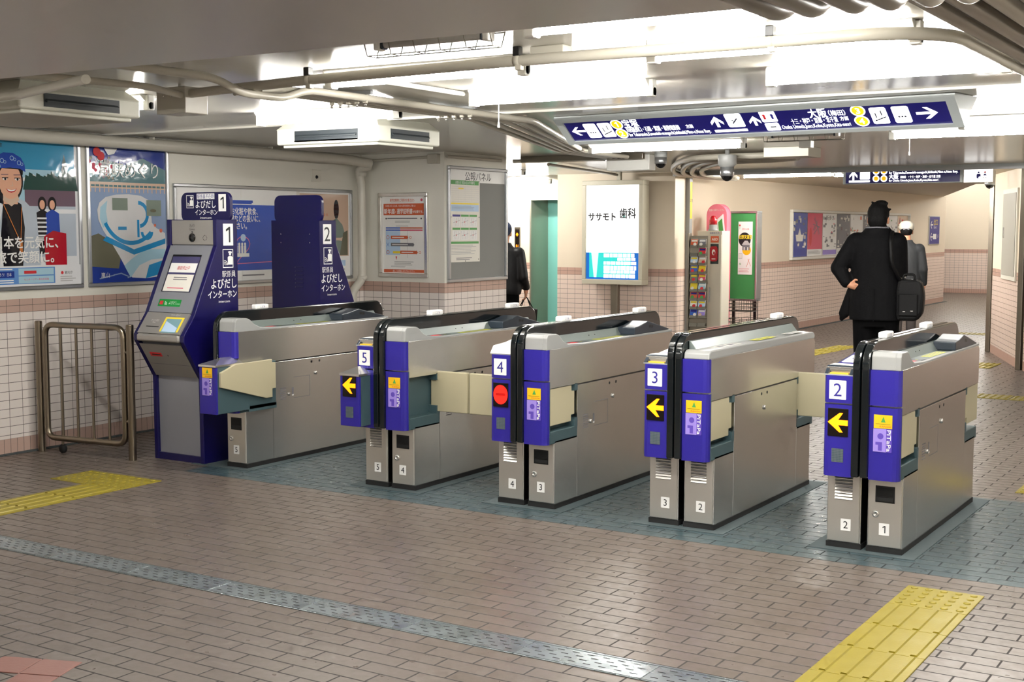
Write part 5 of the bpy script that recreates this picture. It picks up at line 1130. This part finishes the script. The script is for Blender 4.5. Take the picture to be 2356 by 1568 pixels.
pipe('conduit', [(-.30, -2.40, 2.135), (.45, -2.42, 2.135), (.98, -2.44, 2.135)], .011, 'conduit_paint', 'thin cream conduit along the beam edge feeding the caged lamp', 'conduit')
pipe('conduit', [(.10, -1.60, 2.145), (.10, -.70, 2.145)], .011, 'off_white', 'thin white conduit joining two tube lamps', 'conduit')
pipe('conduit', [(-2.9, 5.2, 2.13), (-3.45, 7.72, 2.13)], .015, 'dull_steel', 'grey steel rail running to the lightbox bracket', 'conduit')
m = MB(); m.box(-2.7, -1.45, 4.35, 4.40, 2.11, ZC, 'dull_steel', .003); tag(obj('ceiling_rail', m), 'dull steel rail across the passage ceiling right of the notice board', 'rail')
pipe('conduit', [(-2.82, 4.42, 2.125), (-1.9, 4.5, 2.125)], .018, 'conduit_paint', 'cream conduit over the passage to the elevator hall', 'conduit')
m = MB(); m.box(2.515, 2.80, -.03, .03, 2.05, ZC, 'lamp_body', .006); tag(obj('ceiling_box', m), 'white box hanging from the ceiling at the right photo edge', 'box')

# ------------------------------------------------------------------ cameras and the emergency light
def dome(x, y, zb, r, label, big):
    root = thing('dome_camera', label, 'security camera', (x, y, ZC), 0, 'dome cameras on the ceiling'); h = zb - ZC
    m = MB()
    if big: m.lathe([(.02, 0), (.02, h + .225), (r * 1.45, h + .222), (r * 1.5, h + .215), (r * 1.5, h + .14), (r * 1.2, h + .125), (r * 1.12, h + .12)], (0, 0, 0), 'cap_grey', 20)
    else: m.lathe([(r * 1.15, 0), (r * 1.15, h + .10), (r * 1.1, h + .095)], (0, 0, 0), 'cap_grey', 20)
    obj('mount', m, root)
    m = MB(); m.lathe([(r * 1.1, h + .125 if big else h + .10), (r * 1.12, h + r * .9), (r * 1.02, h + r * .8)], (0, 0, 0), 'alu', 20); obj('collar', m, root)
    m = MB(); m.lathe([(r * 1.0, h + r * .95)] + [(r * math.cos(a), h + r - r * math.sin(a)) for a in [PI / 2 * k / 6 for k in range(6)]] + [(.002, h)], (0, 0, 0), 'dome_black', 20); obj('dome', m, root)
dome(-1.297, 4.4, 2.023, .048, 'small black dome camera left of the larger ceiling camera', False); dome(-.678, 4.4, 1.90, .052, 'large black dome camera on a grey stem above the leaflet rack', True); dome(.37, 9.5, 1.955, .05, 'black dome camera beside the white restroom sign', False)
m = MB(); m.box(-1.91, -1.48, 4.55, 4.68, 2.02, ZC, 'lamp_body', .008); tag(obj('emergency_light', m), 'white emergency light box left of the small dome camera', 'emergency light')

# ------------------------------------------------------------------ overhead signs
TL, TR, BL = V3((-.272, .80, 2.150)), V3((2.091, .60, 2.150)), V3((-.272, 1.005, 2.020))
U = (TR - TL).normalized(); Vv = V3((0, -.175, .138)).normalized(); Vv = (Vv - U * Vv.dot(U)).normalized(); N = U.cross(Vv); Wd = (TR - TL).length; Hd = .222
BL = TL - Vv * Hd
root = thing('direction_sign', 'long backlit navy direction sign slanting down from the ceiling', 'sign', TL)
def T(p): return V3(p) - TL
m = MB(); f = [BL, BL + U * Wd, BL + U * Wd + Vv * Hd, BL + Vv * Hd]; bk = [V3((f[0].x - .0, f[0].y + .10, ZC - .002)), V3((f[1].x + .03, f[1].y + .10, ZC - .002))]
ct = [V3((f[3].x, f[3].y, ZC - .002)), V3((f[2].x, f[2].y, ZC - .002))]
vs = [T(p) for p in f + bk + ct]
m.add(vs, [(0, 1, 2, 3), (1, 0, 4, 5), (3, 2, 7, 6), (0, 3, 6, 4), (2, 1, 5, 7), (6, 7, 5, 4)], 'sign_frame'); obj('housing', m, root)
m = MB()
def bar(u0, u1, v0, v1):
    a = [T(BL + U * uu + Vv * vv) for uu, vv in ((u0, v0), (u1, v0), (u1, v1), (u0, v1))]; m.add(a + [p + N * .012 for p in a], [(4, 5, 6, 7), (0, 1, 5, 4), (1, 2, 6, 5), (2, 3, 7, 6), (3, 0, 4, 7)], 'sign_frame')
bar(0, Wd, 0, .026); bar(0, Wd, Hd - .032, Hd); bar(0, .05, .026, Hd - .032); bar(Wd - .05, Wd, .026, Hd - .032); obj('frame', m, root)
def sign_face(q):
    q.rect(0, 0, 1, 1, 'sign_navy', 0); a = q.w / q.h
    W_ = 'sign_white'
    q.arrow(.031, .5, .095, W_, 1, PI, .17, .5)
    def train(x):
        q.rrect(x - .0192, .12, x + .0192, .86, .012, W_, 1); q.disc(x - .007, .40, .006, 'sign_mark', 2, 8); q.disc(x, .40, .006, 'sign_mark', 2, 8); q.disc(x + .007, .40, .006, 'sign_mark', 2, 8); q.rect(x - .005, .74, x - .003, .76, 'sign_mark', 2); q.rect(x + .003, .74, x + .005, .76, 'sign_mark', 2)
    def stair(x):
        q.rrect(x - .0192, .12, x + .0192, .86, .012, W_, 1); q.line(x - .013, .27, x + .015, .43, .006, 'sign_mark', 2); q.line(x - .008, .40, x - .008, .62, .006, 'sign_mark', 2); q.line(x + .006, .50, x + .006, .72, .006, 'sign_mark', 2)
        for z in range(4): q.rect(x - .012 + z * .007, .26 + z * .04, x - .009 + z * .007, .32 + z * .04, 'sign_mark', 3)
    def num(x, y, t): q.disc(x, y, .040, W_, 1, 24); q.disc(x, y, .032, 'sign_yellow', 2, 24); q.text(t, x, y, .040, W_, 3, fit=True, bold=.02)
    train(.073); stair(.117); num(.156, .74, '1'); num(.156, .27, '2')
    q.text('宝塚', .175, .76, .075, W_, 1, w=.10, al='l', bold=.02); q.text('川西能勢口・石橋・箕面・能勢電鉄線', .175, .44, .045, W_, 1, w=.35, al='l', bold=.012); q.text('方面', .348, .46, .032, W_, 1, w=.045, al='l', bold=.02)
    q.text('for Takarazuka,Kawanishi-noseguchi,Ishibashi,Mino-o,Nose Rwy.', .175, .16, .04, W_, 1, w=.53, al='l', bold=.008)
    q.arrow(.437, .60, .085, W_, 1, PI / 2, .22, .6); q.rrect(.464, .30, .508, .96, .012, W_, 1); q.line(.478, .48, .494, .72, .008, 'sign_mark', 2); q.line(.478, .64, .487, .58, .006, 'sign_mark', 2); q.rect(.420, .09, .508, .21, W_, 1)
    q.arrow(.537, .55, .075, W_, 1, PI / 2, .22, .6); q.rrect(.556, .46, .596, .98, .010, W_, 1); q.disc(.566, .78, .009, 'ink_red', 2, 8); q.rect(.563, .60, .569, .74, 'ink_red', 2); q.disc(.586, .78, .009, 'ink_navy', 2, 8); q.rect(.583, .60, .589, .74, 'ink_navy', 2); q.rrect(.558, .05, .594, .42, .010, W_, 1); q.rect(.570, .2, .585, .26, 'sign_mark', 2)
    q.text('大阪', .722, .75, .075, W_, 1, w=.10, al='r', bold=.02); q.text('（梅田）', .766, .72, .045, W_, 1, w=.09, al='r', bold=.02); q.text('十三・神戸・京都・北千里', .742, .43, .045, W_, 1, w=.26, al='r', bold=.012); q.text('方面', .768, .45, .032, W_, 1, w=.045, al='r', bold=.02)
    q.text('for Osaka Umeda,Juso,Kobe,Kyoto,Kita-senri', .768, .16, .04, W_, 1, w=.42, al='r', bold=.008)
    num(.797, .76, '3'); num(.797, .29, '4'); stair(.842); train(.893); q.arrow(.950, .5, .11, W_, 1, 0, .17, .5)
m = MB(); sign_face(Panel(m, T(BL + U * .05 + Vv * .026 + N * .004), U, Vv, Wd - .10, Hd - .058, .0008)); obj('face', m, root)
root = thing('direction_sign', 'far navy direction sign half hidden behind the shutter track', 'sign', (-.86, 8.15, 1.985))
m = MB(); m.box(-.03, 1.245, 0, .09, 0, .172, 'sign_frame', .004); obj('housing', m, root)
m = MB(); q = Panel(m, (0, -.001, .010), (1, 0, 0), (0, 0, 1), 1.215, .155, .0012); q.rect(0, 0, 1, 1, 'sign_navy', 0)
q.arrow(.07, .55, .10, 'sign_white', 1, PI / 2, .22, .6); q.rect(.03, .06, .22, .20, 'sign_white', 1); q.rrect(.13, .26, .22, .95, .01, 'sign_white', 1)
for x in (.275, .345):
    q.disc(x, .30, .037, 'sign_white', 1, 20); q.disc(x, .80, .037, 'sign_white', 1, 20); q.disc(x, .30, .024, 'sign_yellow', 2, 16); q.disc(x, .80, .024, 'sign_yellow', 2, 16)
q.text('大阪', .39, .42, .055, 'sign_white', 1, w=.10, al='l', bold=.03); q.text('（梅田）・十三・神戸・京都・北千里 方面', .49, .38, .030, 'sign_white', 1, w=.42, al='l', bold=.02); q.text('for Osaka Umeda,Juso,Kobe,Kyoto,Kita-senri', .39, .13, .032, 'sign_white', 1, w=.52, al='l', bold=.02); q.text('for Takarazuka,Kawanishi-noseguchi,Ishibashi,Mino-o,Nose Rwy.', .39, .66, .036, 'sign_white', 1, w=.72, al='l', bold=.02)
obj('face', m, root)
root = thing('restroom_sign', 'lit white restroom sign at the right end of the far navy sign', 'sign', (.395, 8.13, 1.98))
m = MB(); m.box(0, .30, 0, .09, 0, .178, 'lamp_body', .004); obj('housing', m, root)
m = MB(); q = Panel(m, (.006, -.001, .006), (1, 0, 0), (0, 0, 1), .288, .166, .0012); q.rect(0, 0, 1, 1, 'sign_white', 0); q.rrect(.44, .22, .58, .52, .012, 'ink_navy', 1); q.disc(.51, .60, .010, 'ink_navy', 1, 10); q.disc(.55, .27, .012, 'sign_white', 2, 10); q.disc(.73, .60, .010, 'ink_red', 1, 10); q.poly([(.66, .40), (.80, .40), (.73, .54)], 'ink_navy', 1); q.rect(.68, .24, .71, .30, 'ink_lightgrey', 1); q.rect(.75, .24, .78, .30, 'ink_lightgrey', 1); obj('face', m, root)

# ------------------------------------------------------------------ people
def fuse(name, parts, vox, mname, parent, smooth=6, fac=.5):
    """parts: ('c',p0,p1,r0,r1) tapered limb, ('e',centre,radii) ellipsoid, ('l',[(z,cx,cy,rx,ry)...]) stack of ellipses -> one continuous skin"""
    m = MB()
    for p in parts:
        if p[0] == 'c':
            a, b, r0, r1 = V3(p[1]), V3(p[2]), p[3], p[4]; d = (b - a).normalized(); n = 8; path = []; rad = []
            for k in range(5): t = math.cos(PI / 2 * k / 5); path.append(a - d * r0 * t); rad.append(max(.001, r0 * math.sqrt(max(0, 1 - t * t))))
            path += [a, b]; rad += [r0, r1]
            for k in range(1, 6): t = math.sin(PI / 2 * k / 5); path.append(b + d * r1 * t); rad.append(max(.001, r1 * math.sqrt(max(0, 1 - t * t))))
            m.tube(path, rad, mname, 14)
        elif p[0] == 'e': m.ball(p[1], p[2], mname, 18)
        else:
            n = 24; vs = []; fs = []; st = p[1]
            for (z, cx, cy, rx, ry) in st:
                for k in range(n): a = 2 * PI * k / n; vs.append((cx + rx * math.cos(a), cy + ry * math.sin(a), z))
            for i in range(len(st) - 1):
                for k in range(n): fs.append((i * n + k, i * n + (k + 1) % n, (i + 1) * n + (k + 1) % n, (i + 1) * n + k))
            fs += [tuple(range(n))[::-1], tuple(range((len(st) - 1) * n, len(st) * n))]; m.add(vs, fs, mname)
    b = bmesh.new(); me = bpy.data.meshes.new('tmp'); me.from_pydata(m.v, [], m.f); me.update()
    b.from_mesh(me); bmesh.ops.remove_doubles(b, verts=b.verts, dist=1e-6); bmesh.ops.recalc_face_normals(b, faces=b.faces[:]); b.to_mesh(me); b.free()
    o = bpy.data.objects.new('tmp', me); COL.objects.link(o)
    r = o.modifiers.new('r', 'REMESH'); r.mode = 'VOXEL'; r.voxel_size = vox
    s = o.modifiers.new('s', 'SMOOTH'); s.iterations = smooth; s.factor = fac
    dg = bpy.context.evaluated_depsgraph_get(); out = bpy.data.meshes.new_from_object(o.evaluated_get(dg)); bpy.data.objects.remove(o)
    out.name = name; out.materials.clear(); out.materials.append(MATS[mname])
    for pl in out.polygons: pl.use_smooth = True; pl.material_index = 0
    ob = bpy.data.objects.new(name, out); COL.objects.link(ob); ob.parent = parent; return ob
def hand(w, d, side, up):
    """palm, four curled fingers of unequal length and a thumb; w wrist, d forward direction, side = thumb direction, up = back of the hand"""
    w, d, sd, u = V3(w), V3(d).normalized(), V3(side).normalized(), V3(up).normalized(); out = []
    out.append(('c', w, w + d * .035, .026, .028)); pc = w + d * .055
    for k in (-.024, -.008, .008, .024): out.append(('c', w + d * .02 + sd * k * .7, w + d * .085 + sd * k, .014, .012))
    for k, L in ((.027, .066), (.009, .074), (-.009, .069), (-.026, .054)):
        a = w + d * .088 + sd * k; b = a + (d * .8 - u * .35).normalized() * L * .5; c = b + (d * .35 - u * .9).normalized() * L * .5; out += [('c', a, b, .0095, .0088), ('c', b, c, .0088, .0075)]
    a = w + d * .03 + sd * .026; b = a + (d * .6 + sd * .8 - u * .2).normalized() * .04; out += [('c', a, b, .012, .010), ('c', b, b + (d * .9 - u * .3).normalized() * .03, .010, .008)]
    return out
def head(cz, cy=0.0, s=1.0):
    q = lambda x, y, z: (x * s, cy + y * s, cz + z * s)
    return [('e', q(0, 0, .015), (.076 * s, .095 * s, .105 * s)), ('e', q(0, .03, -.055), (.056 * s, .066 * s, .068 * s)), ('c', q(0, .088, -.01), q(0, .105, -.035), .009 * s, .014 * s), ('e', q(0, .085, -.075), (.024 * s, .014 * s, .010 * s)),
            ('e', q(.079, -.005, -.015), (.010 * s, .020 * s, .033 * s)), ('e', q(-.079, -.005, -.015), (.010 * s, .020 * s, .033 * s)), ('c', q(-.05, .083, .022), q(.05, .083, .022), .010 * s, .010 * s), ('c', q(0, -.015, -.06), q(0, -.03, -.17), .058 * s, .066 * s)]
def eyes(root, cz, s=1.0):
    for x in (-.03, .03): m = MB(); m.ball((x * s, .088 * s, cz + .003 * s), .010 * s, 'white_print', 10); m.ball((x * s, .0965 * s, cz + .003 * s), .004 * s, 'ink', 8); obj('eye', m, root)
def shoes(root, pts):
    for x, y in pts: m = MB(); m.box(x - .045, x + .045, y - .09, y + .17, 0, .03, 'shoe_black', .012, 3); m.ball((x, y + .08, .045), (.043, .085, .04), 'shoe_black', 14); m.ball((x, y - .04, .06), (.042, .055, .06), 'shoe_black', 14); obj('shoe', m, root)

# man in a black coat, seen from behind
P = thing('person', 'person in a black knee-length coat walking away with left hand on hip', 'person', (.53, 4.69, 0), .16)
hz = 1.585
body = head(hz) + [('l', [(.78, 0, 0, .16, .11), (1.0, 0, 0, .155, .11), (1.25, 0, 0, .165, .11), (1.40, 0, 0, .17, .09), (1.46, 0, -.01, .09, .07)])]
for s in (-1, 1): body += [('c', (s * .085, 0, .84), (s * .09, .02, .46), .078, .056), ('c', (s * .09, .02, .46), (s * .09, -.01, .08), .054, .038), ('c', (s * .09, -.01, .06), (s * .09, .10, .04), .035, .028)]
body += [('c', (-.17, 0, 1.40), (-.315, -.03, 1.17), .048, .040), ('c', (-.315, -.03, 1.17), (-.215, -.085, 1.045), .038, .028)] + hand((-.215, -.085, 1.045), (.95, -.12, -.25), (0, -.4, .9), (-.2, -.9, 0))
body += [('c', (.15, 0, 1.40), (.18, .06, 1.14), .048, .040), ('c', (.18, .06, 1.14), (.15, .24, 1.22), .038, .028)] + hand((.15, .24, 1.22), (-.5, .3, .6), (-.5, .2, -.6), (.4, .8, .2))
fuse('body', body, .0065, 'skin', P, 3)
coat = [('l', [(.755, .0, .0, .215, .165), (.9, 0, 0, .212, .16), (1.05, 0, 0, .205, .152), (1.2, 0, 0, .208, .15), (1.34, 0, -.005, .212, .142), (1.42, 0, -.01, .20, .12), (1.47, 0, -.012, .13, .10), (1.52, 0, -.02, .088, .086)]),
        ('e', (-.16, -.01, 1.40), (.085, .085, .075)), ('e', (.145, -.01, 1.40), (.08, .085, .075)), ('c', (-.175, 0, 1.39), (-.305, -.03, 1.18), .082, .068), ('c', (-.305, -.03, 1.18), (-.235, -.075, 1.065), .066, .050),
        ('c', (.155, 0, 1.39), (.175, .06, 1.15), .080, .066), ('c', (.175, .06, 1.15), (.14, .20, 1.205), .064, .05), ('c', (-.19, .03, 1.0), (-.265, .05, .80), .05, .045), ('c', (-.20, .03, .9), (-.285, .05, .755), .03, .022), ('c', (.0, .10, 1.45), (.0, .05, 1.50), .06, .07)]
fuse('coat', coat, .011, 'coat_black', P, 5)
m = MB(); m.box(-.002, .002, -.168, -.155, .755, 1.02, 'coat_black'); obj('back_vent', m, P)
tr = [('l', [(.70, 0, 0, .17, .12), (.86, 0, 0, .175, .125), (.98, 0, 0, .165, .12)])]
for s in (-1, 1): tr += [('c', (s * .092, 0, .80), (s * .095, .02, .46), .100, .082), ('c', (s * .095, .02, .46), (s * .093, -.01, .07), .082, .068)]
fuse('trousers', tr, .011, 'trouser_black', P, 4)
hr = [('e', (0, -.012, hz + .040), (.088, .103, .098)), ('e', (0, -.055, hz - .01), (.080, .060, .085)), ('e', (.02, -.01, hz + .12), (.055, .06, .03)), ('c', (.045, -.03, hz + .10), (.075, -.04, hz + .125), .022, .008), ('c', (.06, -.02, hz + .06), (.098, -.03, hz + .075), .022, .008), ('c', (-.03, -.02, hz + .11), (-.05, -.03, hz + .135), .02, .008)]
fuse('hair', hr, .007, 'hair_black', P, 3); eyes(P, hz); shoes(P, ((-.09, 0), (.09, 0)))
m = MB(); m.tube([(-.088, -.05, 1.508), (-.05, -.098, 1.512), (0, -.112, 1.514), (.05, -.098, 1.512), (.088, -.05, 1.508)], .006, 'ink_grey', 8); obj('shirt_collar', m, P)
c, s_ = math.cos(.16), math.sin(.16)
def loc(p): return V3((.53 + p[0] * c - p[1] * s_, 4.69 + p[0] * s_ + p[1] * c, p[2]))
B = thing('shoulder_bag', 'black shoulder bag hanging at the right side of the person in the black coat', 'bag', loc((.27, -.04, .76)), .16)
m = MB(); m.prism([(-.10, .03), (-.07, .0), (.06, .0), (.105, .06), (.115, .20), (.095, .31), (.05, .335), (-.09, .335), (-.105, .25)], 'y', -.085, .075, 'bag_black', .025); obj('body', m, B)
m = MB(); m.box(-.08, .07, -.105, -.083, .04, .22, 'bag_black', .010); m.box(-.045, -.025, -.108, -.104, .075, .082, 'chrome'); m.box(.015, .035, -.108, -.104, .08, .087, 'chrome'); obj('pocket', m, B)
m = MB(); m.tube(fillet([(-.06, -.02, .33), (-.05, -.02, .375), (.03, -.02, .375), (.04, -.02, .33)], .02), .009, 'bag_black', 8); obj('handle', m, B)
m = MB(); pts = fillet([(-.075, -.07, .33), (-.135, -.16, .46), (-.15, -.14, .66), (-.145, -.05, .730), (-.14, .09, .64), (-.08, .13, .46), (-.06, .06, .34)], .06)
for i in range(len(pts) - 1): pass
m.tube(pts, .016, 'bag_black', 8); obj('strap', m, B)
m = MB(); m.ball((-.075, -.055, .34), (.014, .01, .014), 'chrome', 10); m.ball((-.055, .055, .345), (.014, .01, .014), 'chrome', 10); obj('strap_ring', m, B)

# man in white cap farther away
def walker(P, hz, jacket, trouser, hem, reach=.50, s=1.0):
    body = head(hz, 0, s) + [('l', [(.72, 0, 0, .14, .10), (1.0, 0, 0, .14, .10), (hz - .30, 0, 0, .14, .085), (hz - .17, 0, -.01, .07, .06)])]
    for k in (-1, 1):
        dy = .05 * k
        body += [('c', (k * .08, 0, .78), (k * .085, .02 + dy, .43), .07, .052), ('c', (k * .085, .02 + dy, .43), (k * .085, dy * 1.6, .075), .05, .035), ('c', (k * .085, dy * 1.6, .05), (k * .085, dy * 1.6 + .1, .035), .032, .026)]
    zs = hz - .21
    jk = [('l', [(hem, 0, 0, .195, .14), (hem + .05, 0, 0, .205, .15), (hem + .25, 0, 0, .205, .15), (zs - .08, 0, -.005, .20, .135), (zs, 0, -.01, .17, .11), (zs + .06, 0, -.012, .095, .09), (zs + .095, 0, -.012, .08, .08)]), ('e', (-.155, -.01, zs - .03), (.075, .08, .07)), ('e', (.155, -.01, zs - .03), (.075, .08, .07))]
    for k in (-1, 1):
        e = (k * .225, -.03, zs - .30); w = (k * .235, .05 + (.5 - reach) * .8, zs - reach)
        body += [('c', (k * .165, 0, zs - .03), e, .045, .038), ('c', e, w, .036, .027)] + hand(w, (0, .1, -1), (0, 1, .1), (k, 0, 0)); jk += [('c', (k * .17, 0, zs - .03), e, .075, .063), ('c', e, (w[0], w[1], w[2] + .02), .060, .048)]
    fuse('body', body, .0075, 'skin', P, 3); fuse('jacket', jk, .011, jacket, P, 5)
    tr = [('l', [(.62, 0, 0, .155, .115), (.78, 0, 0, .16, .12), (hem + .06, 0, 0, .155, .115)])]
    for k in (-1, 1): dy = .05 * k; tr += [('c', (k * .085, 0, .74), (k * .088, .02 + dy, .43), .092, .075), ('c', (k * .088, .02 + dy, .43), (k * .088, dy * 1.6, .065), .075, .062)]
    fuse('trousers', tr, .011, trouser, P, 4); eyes(P, hz, s); shoes(P, ((-.085, -.08), (.085, .08)))
P = thing('person', 'person in grey jacket and white cap walking ahead of the person in black', 'person', (-1.10, 11.5, 0), .25)
hz = 1.475; walker(P, hz, 'jacket_grey', 'trouser_grey', .80)
fuse('hair', [('e', (0, -.03, hz + .0), (.082, .08, .075))], .008, 'hair_black', P, 3)
m = MB(); prof = [(.090, hz + .01), (.097, hz + .04), (.092, hz + .09), (.066, hz + .122), (.02, hz + .135), (.003, hz + .137)]; m.lathe(prof, (0, -.005, 0), 'cap_white', 20); m.prism([(-.06, .08), (.06, .08), (.05, .165), (-.05, .165)], 'z', hz + .02, hz + .03, 'cap_white', .004); m.box(-.04, .04, -.103, -.085, hz + .012, hz + .04, 'ink_grey', .006); obj('cap', m, P)
# person waiting at the elevator
P = thing('person', 'person in dark beanie and black jacket at the elevator, half hidden by the notice board', 'person', (-4.40, 6.75, 0), .35)
hz = 1.455; walker(P, hz, 'jacket_black', 'trouser_black', .74, .44)
fuse('beanie', [('e', (0, -.008, hz + .035), (.090, .106, .100)), ('c', (0, -.06, hz + .0), (0, .05, hz + .03), .07, .06)], .008, 'beanie_navy', P, 3)
ca, sa = math.cos(.35), math.sin(.35); hx, hy, hzz = .235, .098, hz - .21 - .44 - .10
hp = (-4.40 + hx * ca - hy * sa, 6.75 + hx * sa + hy * ca, hzz)
B = thing('tote_bag', 'black carry bag held by the person in the beanie', 'bag', (hp[0], hp[1], hzz - .30), .1)
m = MB(); m.prism([(-.12, .0), (.12, .0), (.135, .17), (-.135, .17)], 'y', -.05, .05, 'bag_black', .015); obj('body', m, B)
for y in (-.03, .03):
    m = MB(); m.tube(fillet([(-.085, y, .16), (-.015, 0, .30), (.015, 0, .30), (.085, y, .16)], .03), .006, 'bag_black', 8); obj('handle', m, B)

# ------------------------------------------------------------------ camera, world, colour management
cam = bpy.data.cameras.new('camera'); co = bpy.data.objects.new('camera', cam); COL.objects.link(co)
R = V3((0.8471978, 0.53127674, 0.00095614)); UP = V3((-0.04652435, 0.07239679, 0.99629021)); F = V3((-0.52923659, 0.84409936, -0.08605171))
M = Matrix(((R.x, UP.x, -F.x, 3.66152686), (R.y, UP.y, -F.y, -5.93869286), (R.z, UP.z, -F.z, 1.5), (0, 0, 0, 1)))
co.matrix_world = M; cam.sensor_width = 36; cam.lens = 2991.04 / 2356 * 36; cam.clip_start = .05; cam.clip_end = 100
SC.camera = co
w = bpy.data.worlds.new('world'); SC.world = w; w.use_nodes = True; w.node_tree.nodes['Background'].inputs[0].default_value = (.9, .95, 1, 1); w.node_tree.nodes['Background'].inputs[1].default_value = .25
SC.view_settings.view_transform = 'Standard'; SC.view_settings.look = 'None'; SC.view_settings.gamma = 1; SC.view_settings.use_curve_mapping = False; SC.view_settings.exposure = 0.0
SC.cycles.use_denoising = True; SC.cycles.max_bounces = 5; SC.cycles.diffuse_bounces = 3; SC.cycles.glossy_bounces = 3; SC.cycles.use_adaptive_sampling = True; SC.cycles.adaptive_threshold = 0.12; SC.cycles.adaptive_min_samples = 20; SC.cycles.sample_clamp_indirect = 8; SC.cycles.use_light_tree = True
